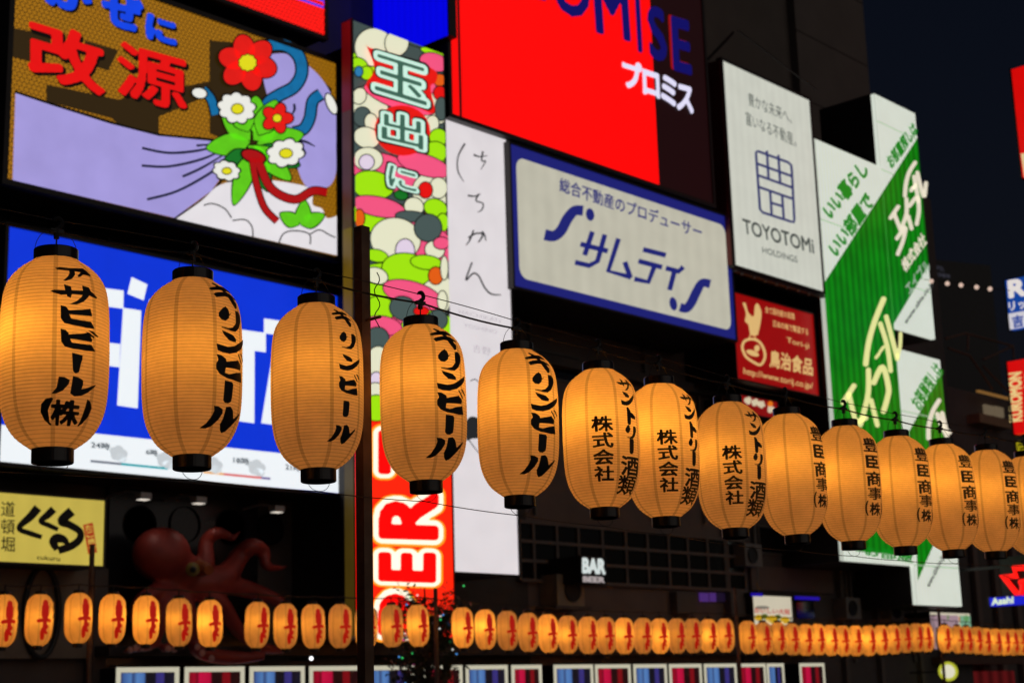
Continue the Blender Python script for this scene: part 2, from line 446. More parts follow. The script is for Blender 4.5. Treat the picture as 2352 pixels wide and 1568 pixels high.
# building behind the green sign
b_grn = building('corner_building', 'dark corner building behind the tall green and white sign', 1905, 2168, (2000, 400), mat=matte('corner_wall', (.09, .08, .075), .8))
for (x0, y0, x1, y1) in ((2040, 1245, 2105, 1330), (1960, 1330, 2010, 1380), (2030, 1345, 2100, 1390), (1830, 1375, 1870, 1420)):
    wall_box('window', GLASS, b_grn, ((x0, y0), (x1, y0 + 3), (x1, y1), (x0, y1)), WALL - .05, .04)
for x in (1935, 2015, 2105, 2160):
    X = onY((x, 1350), WALL - .2).x; MB().box(X - .12, X + .12, WALL - .2, WALL - .02, .0, 6.5).build('pier', CONC, b_grn)
d4 = fr(2996, 1980, 2.088)
wall_box('panel_cladding', BROWN, b_grn, (d4(20, 590), d4(700, 625), d4(700, 810), d4(20, 800)), WALL - .12, .1)
# hotel beyond
HF = fr(3700, 950, 1.845)
h0 = far(HF(-160, 140), 118); h1 = onZ(HF(482, 205), h0.z)
if h1.length > 260 or h1.length < 60: h1 = far(HF(482, 205), 112); h1.z = h0.z
hd = (h1 - h0); hd.z = 0; hn = Vector((-hd.y, hd.x, 0)).normalized()
t_h = thing('hotel_tower', Vector((h0.x, h0.y, 0)), 'black hotel tower beyond the green sign with dim white roof lettering', 'building')
vs = [Vector((p.x, p.y, z)) for z in (-3, h0.z) for p in (h0, h1, h1 + hn * 18, h0 + hn * 18)]
mk('wall', vs, [(0, 3, 2, 1), (4, 5, 6, 7), (0, 1, 5, 4), (1, 2, 6, 5), (2, 3, 7, 6), (3, 0, 4, 7)], matte('night_dark_facade', (.02, .02, .024), .6), t_h)
def on_hotel(p):
    d = ray(*p); k = (h0 - EYE).dot(hn) / d.dot(hn); return EYE + d * k - hn * .05
for body, tl, tr, bl in (('HOTEL', (42, 200), (140, 222), (42, 228)), ('DOTONBORI', (42, 252), (182, 275), (42, 280))):
    vs, fs = glyphs(body, .01)
    q = [on_hotel(HF(tl[0] + (tr[0] - tl[0]) * u + (bl[0] - tl[0]) * (1 - v), tl[1] + (tr[1] - tl[1]) * u + (bl[1] - tl[1]) * (1 - v))) for u, v in vs]
    mk('lettering', q, fs, glow((58, 58, 70)), t_h)
# festoon bulbs strung past the hotel
tb = thing('festoon_wire', far(HF(260, 350), 58), 'thin wire carrying small round bulbs in front of the black hotel', 'wire')
MB().tube([far(HF(x, 310 + x * .13), 58) for x in range(-10, 640, 40)], .012, 5).build('cable', WIRE, tb)
for i, (x, y) in enumerate(((47, 322), (165, 339), (266, 351), (381, 366), (480, 379))):
    p = far(HF(x, y), 58)
    tt = thing('festoon_bulb', p, '%s round white bulb on the wire before the black hotel' % ('leftmost', 'second', 'middle', 'fourth', 'rightmost')[i], 'bulb', 'festoon bulbs before the hotel')
    MB().ball(p, .08, 8).build('globe', glow((215, 184, 168), 1.0), tt)
    MB().tube([p + Vector((0, 0, .08)), p + Vector((0, 0, .19))], .04, 8).build('socket', RUBBER, tt)
# lower buildings at the far right
b_r = building('corner_shop_building', 'dark low building at right edge with lit balcony under the blue sign', 2180, 2420, (2250, 905), Y=WALL + 1, mat=CONC3, pz=1100)
YR = WALL + .9
wall_box('balcony', matte('balcony_wood', (.3, .2, .11), .7), b_r, (HF(405, 1290), HF(640, 1350), HF(640, 1410), HF(405, 1360)), YR - .5, .6)
wall_box('window', glow((96, 84, 66), 1), b_r, (HF(445, 1232), HF(505, 1240), HF(508, 1310), HF(448, 1300)), YR - .1, .12)
wall_box('window', glow((96, 84, 66), 1), b_r, (HF(522, 1245), HF(580, 1252), HF(585, 1325), HF(525, 1315)), YR - .1, .12)
wall_box('lit_beam', glow((120, 84, 40), 1), b_r, (HF(400, 1125), HF(640, 1180), HF(640, 1192), HF(400, 1140)), YR - .5, .15)  # plain beam, the light on it put in as emission
mb = MB()
for p0, p1 in (((170, 815), (330, 870)), ((330, 870), (500, 1120)), ((430, 950), (640, 1160)), ((150, 745), (300, 705)), ((300, 705), (650, 800)), ((320, 710), (315, 830)), ((650, 800), (655, 900)), ((430, 900), (650, 800))):
    mb.tube([onY(HF(*p0), YR - .4), onY(HF(*p1), YR - .4)], .05, 6)
mb.build('roof_truss', STEEL, b_r)
for x in (2205, 2245, 2290, 2335):
    X = onY((x, 1350), YR - .1).x; MB().box(X - .2, X + .2, YR - .15, YR + .05, 0, 8).build('pier', BROWN, b_r)
d5 = fr(3600, 2150, 2.7)
wall_box('awning', matte('brown_awning', (.14, .07, .05), .8), b_r, (d5(470, 1270), d5(1339, 1290), d5(1339, 1370), d5(470, 1350)), YR - 1.4, 1.3)
wall_box('red_curtain', glow((190, 18, 34), 1, (0, .35, .5)), b_r, (d5(490, 1440), d5(740, 1445), d5(740, 1620), d5(490, 1620)), YR - .3, .1)  # curtain's brightness put in as a banded glow
wall_box('shop_window', glow((96, 18, 20), .7, (0, .9, .6)), b_r, (d5(800, 1430), d5(1240, 1440), d5(1240, 1620), d5(800, 1620)), YR - .25, .1)
# pipes, cable trays, vents and small windows on the dark walls
PIPE = matte('painted_pipe', (.16, .14, .125), .5, .2, .3, 4)
for own, pts in ((b_left, ((250, 545, 1100), (792, 600, 1500))), (b_red, ((1215, 700, 1180), (1480, 800, 1190), (1600, 830, 1200), (1640, 850, 1480))), (b_wht, ((1700, 700, 1480), (1895, 700, 1500))), (b_grn, ((1950, 1300, 1520), (2085, 1300, 1520), (2150, 1350, 1520)))):
    for x, y0_, y1_ in pts:
        a = onY((x, y0_), WALL - .1); b = onY((x, y1_), WALL - .1)
        mb = MB(); mb.tube([(a.x, WALL - .1, b.z), (a.x, WALL - .1, a.z)], .055, 8)
        for k in range(5): z_ = b.z + (a.z - b.z) * (k + .5) / 5; mb.box(a.x - .08, a.x + .08, WALL - .12, WALL, z_ - .03, z_ + .03)
        mb.build('pipe', PIPE, own)
for own, q_ in ((b_red, ((1230, 800), (1330, 828), (1330, 880), (1230, 858))), (b_red, ((1360, 838), (1440, 858), (1440, 905), (1360, 888))), (b_red, ((1520, 1235), (1560, 1240), (1560, 1300), (1520, 1296))), (b_wht, ((1745, 1210), (1800, 1214), (1800, 1270), (1745, 1267))), (b_wht, ((1815, 1215), (1862, 1218), (1862, 1272), (1815, 1270)))):
    wall_box('window', GLASS, own, q_, WALL - .03, .02)
    x0, x1, z0, z1 = rect4(q_, WALL - .05); rim(MB(), (x0, x1, z0, z1), WALL - .06, .06, WALL - .031).build('window_frame', PIPE, own)
for (x, y) in ((1960, 1420), (2060, 1425), (1730, 1300)):
    p = onY((x, y), 30.5)
    t = thing('condenser_unit', p, 'small grey condenser unit on dark wall %s' % {1960: 'below the green sign, nearer its left corner', 2060: 'below the green sign, nearer its right corner', 1730: 'above the lit food poster'}[x], 'air conditioner', 'condenser units on the far walls')
    MB().box(p.x - .5, p.x + .5, 30.45, WALL - .02, p.z, p.z + .75).build('casing', matte('condenser_grey', (.22, .21, .2), .6), t)
    q = MB().lathe([(.0, 0), (.25, 0), (.28, .015), (.28, .04)], 24); mk('fan_grille', [Vector((v.x, -v.z + 30.44, v.y)) + Vector((p.x - .1, 0, p.z + .37)) for v in q.v], [f_[::-1] for f_ in q.f], RUBBER, t)
# ================================================================== BILLBOARDS
# ---- far left board of lamps with red and blue characters, lavender sack, clouds
K = fr(0, 0, 1.479); YK = 28.8
r = list(rect4((K(78, -265), K(1985, 345), K(2003, 1515), K(70, 1070)), YK))
gold = bulb_board('gold_bulb_board', (190, 128, 20), .115)
t = signboard('picture_billboard', 'huge gold lamp board with red and blue characters, lavender band and white clouds', 'billboard', r, YK, gold, .12)
def art(parent, name, Y, lay, frame, mat): 
    f = Flat(Y - LAY * lay + .04, frame); return f
def A(lay): return Flat(YK + .034 - LAY * lay, K)
OFF = glow((44, 30, 6), 1); NAVY = glow((14, 20, 48)); LAV = glow((160, 150, 214), 1, None, .16, True)
f = A(0)
f.poly([(75, 165), (300, 215), (300, 300), (270, 300), (270, 385), (75, 340)]); f.poly([(275, 500), (700, 590), (1250, 480), (1250, 560), (940, 690), (940, 800), (700, 740), (660, 700), (310, 610), (275, 600)])
f.poly([(1240, 240), (1800, 290), (1800, 420), (1960, 520), (1960, 1090), (1240, 790)]); f.poly([(500, 240), (700, 300), (640, 420), (520, 380)])
f.build('unlit_lamp_pattern', OFF, t)
f = A(1); f.smoothpoly([(1540, 335), (1700, 320), (1860, 420), (1960, 560), (1990, 690), (1988, 860), (1986, 1030), (1930, 1110), (1800, 1090), (1700, 800), (1580, 560)]); f.build('lavender_sack', LAV, t)
f = A(1.5); f.poly([(92, 552), (300, 622), (660, 735), (940, 805), (1250, 835), (1385, 868), (1370, 960), (1250, 1130), (1032, 1288), (600, 1188), (75, 1066)]); f.build('lavender_band', LAV, t)
f = A(1.2); f.stroke([(88, 544), (300, 614), (660, 727), (940, 797), (1250, 827), (1390, 858)], 16); f.stroke([(1376, 960), (1256, 1135), (1036, 1294)], 16)
f.build('outline_edging', BLACK, t)
f = A(2); CL = glow((226, 222, 226), 1, None, .1, True)
f.poly(catmull([(1040, 1296), (1190, 1190), (1300, 1095), (1480, 1060), (1700, 1080), (1840, 1120), (1850, 1210), (1905, 1235), (1935, 1290), (1998, 1275)]) + [(2001, 1512), (1050, 1300)]); f.build('cloud', CL, t)
f = A(3)
for pts in ([(840, 876), (1000, 905), (1180, 890), (1312, 852)], [(838, 980), (1000, 985), (1200, 940), (1350, 870)], [(1080, 1045), (1200, 990), (1365, 890)], [(870, 1180), (1050, 1130), (1250, 1020), (1378, 920)], [(1162, 862), (1310, 850)],
            [(1740, 825), (1810, 840), (1865, 868)], [(1745, 850), (1785, 870), (1812, 910)], [(1740, 615), (1742, 650), (1720, 690)]): f.stroke(pts, [15] * (len(pts) - 1) + [5])
f.build('fold_crease', NAVY, t)
f = A(3)
for pts in ([(1205, 1215), (1260, 1205), (1330, 1235), (1370, 1290)], [(1375, 1305), (1450, 1300), (1490, 1340), (1497, 1400)], [(1650, 1435), (1680, 1380), (1750, 1365), (1830, 1385), (1835, 1445)], [(1835, 1385), (1890, 1360), (1950, 1390), (1985, 1405)]): f.stroke(pts, 8)
f.build('cloud_edging', BLACK, t)
# plain flower-and-leaf composition (generic, stands where the figure is)
GR = glow((92, 196, 22), 1, None, .25, False, '', 3); DG = glow((18, 112, 34)); RD = glow((222, 22, 16), 1, None, .2, False, '', 3); WH = glow((232, 232, 224)); YE = glow((222, 214, 24)); BL = glow((12, 104, 156), 1, None, .3, False, '', 4); DR = glow((166, 10, 14))
def both(lay, col, name, fn, grow):
    a = A(lay); fn(a, grow); AW.add(a, BLACK); a = A(lay + .5); fn(a, 0); AW.add(a, col)
AW = Artwork()
def ribbons(a, g):
    a.stroke([(1560, 275), (1680, 268), (1765, 330), (1785, 430), (1740, 515), (1650, 565), (1585, 610), (1560, 680)], 62 + g)
    a.stroke([(1900, 558), (1850, 600), (1832, 700), (1795, 765), (1735, 785)], 56 + g); a.stroke([(1200, 530), (1250, 590), (1275, 680)], 46 + g)
both(3.6, BL, 'ribbon', ribbons, 20)
def leafshape(a, x, y, L_, w, ang, g):
    c, q = math.cos(ang), math.sin(ang); P = [(0, -g), (L_ * .3, -w - g), (L_ * .7, -w * .8 - g), (L_ + g, 0), (L_ * .7, w * .8 + g), (L_ * .3, w + g), (0, g)]
    a.smoothpoly([(x + u * c - v * q, y + u * q + v * c) for u, v in P])
def spray(a, g, lst):
    for x, y, L_, w, ang in lst: leafshape(a, x, y, L_, w, ang, g)
both(4.6, GR, 'leaf', lambda a, g: spray(a, g, [(1480, 830, 230, 60, -2.35), (1480, 840, 260, 62, 3.0), (1500, 830, 240, 70, -.75), (1520, 850, 280, 66, -.2), (1500, 780, 210, 66, -1.5)]), 8)
both(5.6, DG, 'dark_leaf', lambda a, g: spray(a, g, [(1500, 880, 290, 60, .35), (1480, 890, 230, 56, 2.5), (1500, 900, 250, 54, 1.2)]), 8)
both(6.4, GR, 'leaf', lambda a, g: spray(a, g, [(1470, 860, 200, 52, .9), (1500, 860, 300, 58, .75), (1490, 900, 330, 52, 1.9), (1530, 800, 230, 62, -1.1), (1470, 780, 190, 60, -1.95)]), 8)
both(7.2, WH, 'white_petal', lambda a, g: (a.ell(1400, 640, 92 + g, 74 + g, .2, lobes=9, amp=.22), a.ell(1690, 905, 92 + g, 66 + g, -.2, lobes=8, amp=.22), a.ell(1340, 1010, 66 + g, 46 + g, .25, lobes=8, amp=.22), a.ell(1180, 552, 42 + g, 28 + g, .2), a.ell(1960, 615, 24 + g, 62 + g, -.4)), 9)
both(8.0, YE, 'yellow_centre', lambda a, g: (a.ell(1405, 645, 34 + g, 28 + g), a.ell(1692, 908, 36 + g, 26 + g), a.ell(1342, 1012, 26 + g, 18 + g)), 6)
both(8.8, DR, 'sash', lambda a, g: (a.stroke([(1490, 930), (1520, 1100), (1565, 1230), (1640, 1310)], 34 + g), a.stroke([(1520, 930), (1600, 1110), (1740, 1180), (1850, 1130), (1935, 1140)], 44 + g), a.ell(1500, 925, 70 + g, 34 + g, .3)), 12)
def bloom(a, g):
    for k in range(6):
        q = k * 1.047 + .3; a.ell(1465 + 92 * math.cos(q), 372 + 84 * math.sin(q), 84 + g, 62 + g, q)
    for k in range(5):
        q = k * 1.256; a.ell(1640 + 50 * math.cos(q), 700 + 46 * math.sin(q), 44 + g, 32 + g, q)
both(9.6, RD, 'red_petal', bloom, 8)
both(10.4, YE, 'yellow_centre', lambda a, g: (a.ell(1465, 372, 46 + g, 42 + g, 0, lobes=10, amp=.15), a.ell(1640, 700, 24 + g, 22 + g)), 6)
both(6.8, GR, 'leaf', lambda a, g: spray(a, g, [(1780, 1330, 150, 40, -.4), (1790, 1335, 150, 42, -1.5), (1770, 1330, 130, 40, -2.6)]), 8)
AW.build('flower_artwork_print', t)
def words(a, dx, dy, b):
    a.text('改', (160 + dx, 92 + dy), (622 + dx, 232 + dy), (162 + dx, 440 + dy), .035 + b); a.text('源', (690 + dx, 232 + dy), (1112 + dx, 350 + dy), (688 + dx, 560 + dy), .022 + b)
def words2(a, dx, dy, b):
    a.text('か', (262 + dx, -200 + dy), (545 + dx, -110 + dy), (262 + dx, 20 + dy), .06 + b); a.text('ぜ', (600 + dx, -66 + dy), (850 + dx, 8 + dy), (600 + dx, 135 + dy), .06 + b); a.text('に', (860 + dx, 70 + dy), (1046 + dx, 128 + dy), (860 + dx, 226 + dy), .06 + b)
f = A(1); words(f, 10, 16, .02); words2(f, 10, 14, .02); f.build('lettering_shadow', BLACK, t)
f = A(2); words(f, 0, 0, 0); f.build('red_lettering', glow((226, 8, 8), 1, None, .1, False, '', 2), t)
f = A(2); words2(f, 0, 0, 0); f.build('blue_lettering', glow((10, 66, 226), 1, None, .15, False, '', 2), t)
# ---- red lamp board above it
q = (K(880, -420), K(1925, -40), K(1925, 203), K(880, -160))
r = rect4(q, 28.6)
t = signboard('lamp_board', 'bright red lamp board cut off by the top edge above the picture billboard', 'billboard', r, 28.6, bulb_board('red_bulb_board', (255, 20, 14), .115, 1.8), .1)
f = Flat(28.6 + .03, K); f.stroke([(1700, -70), (1915, 8), (1915, 45), (1700, -30)], 14, False); f.build('neon_trim', glow((60, 60, 235)), t)
# ---- blue video screen under it
Wf = fr(0, 880, 1.34); YB = 29.2
q = (Wf(47, 50), Wf(1835, 405), Wf(1838, 1466), Wf(0, 1300))
r = rect4(((21.5, 525), (788, 677), (786, 1131), (0, 1062)), YB)
t = signboard('blue_video_screen', 'large blue screen with white block letters over a weather strip, behind the lanterns', 'video screen', r, YB, glow((2, 50, 212), 1, None, .12, True), .08)
def B(lay): return Flat(YB + .034 - LAY * lay, Wf)
WHT = glow((236, 242, 246), 1, None, 0, True); f = B(0)
f.poly([(2, 1095), (540, 1146), (1480, 1246), (1836, 1288), (1836, 1464), (0, 1298)]); f.build('weather_strip', WHT, t)
f = B(0)
for p in ([(300, 330), (663, 378), (661, 475), (300, 425)], [(660, 470), (757, 485), (738, 1008), (628, 992)], [(430, 640), (645, 664), (640, 788), (430, 762)], [(330, 430), (450, 446), (430, 960), (310, 945)], [(705, 305), (790, 345), (770, 430), (683, 395)], [(800, 425), (880, 440), (875, 520), (795, 508)],
          [(820, 520), (920, 535), (905, 1032), (800, 1018)], [(1415, 527), (1520, 542), (1520, 622), (1415, 605)], [(1100, 560), (1425, 605), (1425, 708), (1365, 700), (1363, 1088), (1262, 1074), (1266, 690), (1100, 664)], [(1470, 660), (1600, 680), (1720, 1135), (1600, 1120), (1570, 1000), (1500, 990), (1478, 1098), (1400, 1087)]): f.poly(p)
f.build('lettering', WHT, t)
f = B(1)
for (x, y) in ((635, 1250), (885, 1285), (1145, 1312), (1375, 1325)): f.ell(x, y, 44, 36, .5, lobes=5, amp=.2); f.ell(x + 14, y + 26, 30, 22, .3)
f.build('cloud_print', glow((196, 202, 206)), t)
f = B(1); f.text('24時', (488, 1182), (590, 1195), (488, 1220), .03); f.text('6時', (782, 1222), (845, 1232), (782, 1256), .03); f.text('18時', (1250, 1264), (1336, 1276), (1250, 1302), .03); f.text('21時', (1530, 1300), (1610, 1311), (1530, 1338), .03); f.build('hour_lettering', glow((60, 70, 80)), t)
for (x0, x1, c) in ((485, 650, (110, 116, 130)), (650, 900, (40, 160, 170)), (1090, 1200, (226, 170, 110)), (1200, 1400, (214, 110, 110)), (1400, 1450, (120, 110, 160))):
    f = B(1); f.stroke([(x0, 1290 + (x0 - 485) * .0985), (x1, 1290 + (x1 - 485) * .0985)], 13, False); f.build('scale_marking', glow(c), t)
# ---- tall vertical video sign
T2 = fr(1300, 0, 1.742); C2 = fr(1000, 1880, 1.843); Cb = fr(1000, 850, 1.306); YT = 28.0
r = list(rect4(((814, 50), (1021, 122), (1043, 1468), (820, 1455)), YT))
t = thing('vertical_video_sign', ((r[0] + r[1]) / 2, YT, r[2]), 'tall vertical video sign with pastel shapes above a red neon lower half', 'video sign')
MB().box(r[0], r[1], YT + .04, YT + .2, r[2], r[3]).build('face', glow((64, 78, 76), 1, None, 0, True), t)
mb = MB().box(r[0] - .04, r[0], YT, YT + .42, r[2], r[3] + .04); mb.box(r[1], r[1] + .04, YT, YT + .42, r[2], r[3] + .04); mb.box(r[0], r[1], YT + .2, YT + .42, r[2], r[3]); mb.box(r[0] + .5, r[1] - .2, YT + .42, WALL, r[2], r[3] - .3); mb.build('housing', FRAME, t)
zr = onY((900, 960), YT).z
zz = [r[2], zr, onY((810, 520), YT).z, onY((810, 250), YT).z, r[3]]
for nm, z0, z1, c in (('olive_glow_panel', zz[0], zz[1], (62, 48, 10)), ('yellow_glow_panel', zz[1], zz[2], (92, 70, 8)), ('brown_glow_panel', zz[2], zz[3], (66, 38, 30)), ('dark_red_glow_panel', zz[3], zz[4], (84, 6, 8))):
    MB().box(r[0] - .06, r[0] - .042, YT + .06, YT + .38, z0 + .004, z1 - .004).build(nm, glow(c, 1, None, .4), t)  # coloured side of the sign box, given a glow of its own
MB().box(r[0] - .05, r[0] + .03, YT - .04, YT - .004, r[2], zr).build('red_edge_tube', glow((255, 16, 6), 1.2), t)
def TT(lay, fm=T2): return Flat(YT + .034 - LAY * lay, fm)
x0, x1 = r[0], r[1]
MB().add([(x0, YT + .034, r[2]), (x1, YT + .034, r[2]), (x1, YT + .034, zr), (x0, YT + .034, zr)], [(0, 1, 2, 3)]).build('red_field', glow((255, 34, 6), 1.15, (2, .07, .12), 0, True), t)
CRE = glow((226, 226, 196)); LIM = glow((158, 226, 10)); PIN = glow((240, 84, 128)); GRY = glow((70, 86, 84)); ORA = glow((224, 92, 16)); TEA = glow((40, 120, 170)); RED = glow((226, 14, 10)); PAL = glow((222, 206, 226))
blobs = [(LIM, 330, 470, 190, 90, .3), (PIN, 700, 620, 190, 120, .35), (CRE, 300, 720, 140, 110, .3), (LIM, 700, 1020, 190, 150, .2), (GRY, 320, 1010, 160, 120, .1), (PIN, 420, 1200, 260, 120, .3), (CRE, 760, 1330, 150, 130, 0), (LIM, 420, 1520, 240, 120, .2), (PIN, 760, 1560, 160, 70, .2), (CRE, 760, 760, 130, 100, .3),
 # colour, x, y, rx, ry, rot in the upper zoom
 (GRY, 640, 260, 190, 60, .3), (CRE, 340, 330, 130, 130, 0), (CRE, 500, 300, 80, 90, .2), (LIM, 750, 365, 85, 22, .3), (PIN, 760, 435, 100, 60, .3), (LIM, 240, 450, 60, 40, .5), (LIM, 290, 510, 40, 45, 0), (TEA, 235, 500, 26, 34, 0), (ORA, 800, 560, 40, 40, 0), (RED, 800, 650, 42, 46, 0), (CRE, 240, 670, 45, 55, .3), (PIN, 520, 690, 260, 70, .35), (GRY, 260, 815, 60, 66, 0), (CRE, 320, 850, 42, 56, 0), (GRY, 810, 760, 40, 80, 0), (CRE, 745, 870, 45, 62, .2), (LIM, 790, 960, 60, 60, 0), (LIM, 770, 1060, 80, 70, .2), (CRE, 290, 960, 90, 70, .3), (CRE, 300, 1110, 100, 80, .1), (PAL, 290, 1130, 50, 50, .1), (PIN, 690, 1150, 190, 70, .3), (LIM, 330, 1290, 150, 95, .15), (CRE, 790, 1310, 60, 70, 0), (RED, 700, 1325, 46, 54, 0), (DG, 530, 1360, 46, 30, .2), (PIN, 370, 1440, 190, 66, .2), (CRE, 620, 1440, 66, 60, .4), (LIM, 770, 1450, 80, 60, .3), (ORA, 240, 1520, 34, 60, 0), (GRY, 640, 1530, 150, 50, .2), (LIM, 820, 1550, 40, 60, 0)]
low = [(PIN, 900, 180, 190, 120, .3), (LIM, 760, 400, 230, 130, .2), (CRE, 940, 420, 130, 120, .1), (PIN, 760, 620, 160, 110, .2), (CRE, 700, 840, 130, 160, 0), (LIM, 940, 640, 160, 130, .1), (CRE, 760, 140, 130, 110, .15), (PAL, 810, 200, 48, 60, 0), (GRY, 930, 80, 70, 70, 0), (CRE, 965, 195, 50, 44, .3), (PIN, 1000, 160, 40, 30, 0), (LIM, 660, 225, 60, 30, .2), (LIM, 820, 300, 130, 85, .15), (LIM, 920, 260, 80, 35, .1), (ORA, 970, 330, 36, 44, 0), (CRE, 660, 330, 60, 40, .3), (PIN, 850, 430, 160, 66, .3), (CRE, 1015, 290, 18, 60, 0), (CRE, 1005, 460, 24, 50, 0), (LIM, 680, 500, 80, 60, .2), (GRY, 800, 500, 70, 60, .3), (RED, 895, 515, 38, 22, 0), (PIN, 700, 590, 95, 46, .2), (GRY, 980, 560, 50, 50, 0), (GRY, 665, 660, 60, 60, 0), (CRE, 670, 780, 60, 80, 0), (PAL, 660, 880, 34, 46, 0), (CRE, 655, 930, 46, 40, 0), (LIM, 660, 1020, 70, 66, 0), (CRE, 1010, 700, 40, 60, 0), (LIM, 1000, 800, 60, 60, 0)]
xl = [onY((816, 600), YT).x, r[1]]
def clipped(fl):  # keep the artwork inside the face
    for v in fl.mb.v: v.x = min(max(v.x, r[0] + .004), r[1] - .004); v.z = min(v.z, r[3] - .004)
names = {CRE: 'cream_shape', LIM: 'lime_shape', PIN: 'pink_shape', GRY: 'grey_shape', ORA: 'orange_shape', TEA: 'blue_shape', RED: 'red_shape', PAL: 'pale_shape', DG: 'green_shape'}
fm = {}
lay = 0; black = None
order = [(T2, b, i) for i, b in enumerate(blobs)] + [(Cb, b, i) for i, b in enumerate(low)]
acc = {}
fk = {T2: Flat(0), Cb: Flat(0)}
n = 0
AW = Artwork()
for fmz, (c, x, y, rx, ry, ro), i in order:
    Y = YT + .03 - .0016 * n; n += 1; g = 8 if fmz is T2 else 6
    a = Flat(Y, fmz); a.ell(x, y, rx + g, ry + g, ro); clipped(a); AW.add(a, BLACK)
    a = Flat(Y - .001, fmz); a.ell(x, y, rx, ry, ro); clipped(a); AW.add(a, c)
AW.build('pastel_shape_print', t)
TOPL = YT + .03 - .0016 * n - .01
def TX(lay, fm=T2): return Flat(TOPL - .005 * lay, fm)
f = TX(0); f.smoothpoly([(285, 312), (330, 340), (560, 400), (765, 492), (772, 575), (735, 610), (762, 785), (640, 750), (300, 622), (345, 480)]); f.ell(540, 910, 195, 175, .2); f.build('red_backing', glow((230, 20, 14)), t)
MINT = glow((206, 244, 226)); MG = glow((60, 100, 84))
tri = (('玉', (318, 335), (738, 465), (318, 640)), ('出', (368, 742), (712, 822), (368, 990)), ('に', (425, 1128), (656, 1192), (425, 1302)))
f = TX(1)
for b_, p, q_, s_ in tri: f.text(b_, (p[0] - 14, p[1] - 14), (q_[0] + 14, q_[1] - 14), (s_[0] - 14, s_[1] + 14), .1)
f.build('lettering_shadow', BLACK, t)
f = TX(2)
for b_, p, q_, s_ in tri: f.text(b_, p, q_, s_, .085)
f.build('mint_lettering', MINT, t)
f = TX(3)
for b_, p, q_, s_ in tri: f.text(b_, p, q_, s_, 0.012, .085)
f.build('dark_lettering', MG, t)
sup = (('S', (905, 1650), (905, 1300), (1400, 1660)), ('P', (905, 1252), (905, 862), (1400, 1264)), ('E', (905, 846), (905, 560), (1410, 862)), ('R', (905, 540), (905, 105), (1430, 556)), ('T', (905, 60), (905, -330), (1400, 66)))
for nm, col, bo, l in (('orange_halo', glow((255, 150, 30), 1.2), .135, 1), ('white_neon_lettering', glow((255, 246, 220), 1.2), .112, 2), ('red_neon_lettering', glow((255, 0, 0), 1.1), .045, 3)):  # orange glow round the neon painted as a flat letter layer
    f = Flat(YT + .034 - LAY * l, C2)
    for b_, p, q_, s_ in sup:
        if b_ != 'S': f.text(b_, p, q_, s_, bo, .112)
    clipped(f); f.build(nm if l > 1 else 'orange_halo_edging', col, t)
# ---- white calligraphy sign
YH = 28.6
r = rect4(((1025, 275), (1166, 318), (1192, 1326), (1041, 1304)), YH)
t = signboard('calligraphy_sign', 'tall narrow white sign with thin brush characters beside the vertical video sign', 'sign', r, YH, glow((220, 214, 217), 1, None, .1, True), .05)
Hf = lambda fm, l=0: Flat(YH + .034 - LAY * l, fm)
f = Hf(T2); INK = glow((34, 36, 38))
for pts in ([(975, 1000), (928, 1090), (926, 1190), (968, 1268)], [(1035, 1078), (1075, 1092), (1132, 1085)], [(1100, 1055), (1092, 1120), (1118, 1125), (1085, 1182)], [(995, 1362), (1040, 1368), (1085, 1350)], [(1072, 1352), (1052, 1398), (1100, 1418), (1094, 1460), (1062, 1480)]): f.stroke(pts, [15] + [10] * (len(pts) - 2) + [5])
f.fr = Cb
for pts in ([(1140, 132), (1180, 110), (1215, 112), (1205, 140), (1190, 158)], [(1168, 92), (1150, 140), (1128, 172)], [(1212, 98), (1226, 120), (1232, 148)], [(1160, 260), (1128, 352), (1165, 318), (1195, 332), (1225, 390), (1260, 425), (1312, 430)]): f.stroke(pts, [9] * (len(pts) - 1) + [5])
f.build('brush_lettering', INK, t)
f = Hf(Cb); f.text('HACHIKAN', (1090, 505), (1310, 555), (1090, 527)); f.text('YOSHINO', (1115, 576), (1292, 614), (1115, 598)); f.text('吉野', (1163, 685), (1258, 706), (1163, 728)); f.build('grey_lettering', glow((176, 170, 176)), t)
f = Hf(Cb); f.smoothpoly([(1128, 1090), (1150, 1066), (1185, 1070), (1210, 1100), (1205, 1170), (1160, 1180), (1130, 1185)]); f.stroke([(1140, 1180), (1160, 1210), (1195, 1255)], 5); f.stroke([(1150, 880), (1175, 870), (1200, 890)], 5); f.build('ink_drawing', INK, t)
# ---- huge red LED screen
Pf = fr(1900, 0, 1.568); YP = 28.3
xr = onY((1640, 470), YP).x
r0 = rect4(((1036, -160), (1500, -40), (1521, 427), (1043, 258)), YP)
zp = onY((1521, 427), YP).z
r = (onY((1037, 150), YP).x, xr, zp, zp + 11.5)
t = signboard('red_screen', 'huge red screen with navy capitals and white katakana, right end dark', 'video screen', r, YP, glow((26, 2, 4), 1, (0, .1, .3)), .12)
xm = onY((1512, 340), YP).x
x0 = onY((1062, 200), YP).x
RL = glow((255, 0, 0), 1.1, (0, .13, .14), .12, True)
MB().add([(x0, YP + .034, r[2]), (xm, YP + .034, r[2]), (xm, YP + .034, r[3]), (x0, YP + .034, r[3])], [(0, 1, 2, 3)]).build('red_field', RL, t)
MB().add([(r[0] + .05, YP + .034, r[2]), (x0 - .1, YP + .034, r[2]), (x0 - .1, YP + .034, r[3]), (r[0] + .05, YP + .034, r[3])], [(0, 1, 2, 3)]).build('red_edge_strip', RL, t)
PR = lambda l: Flat(YP + .03 - LAY * l, Pf)
NB = glow((10, 8, 96))
f = PR(2); 
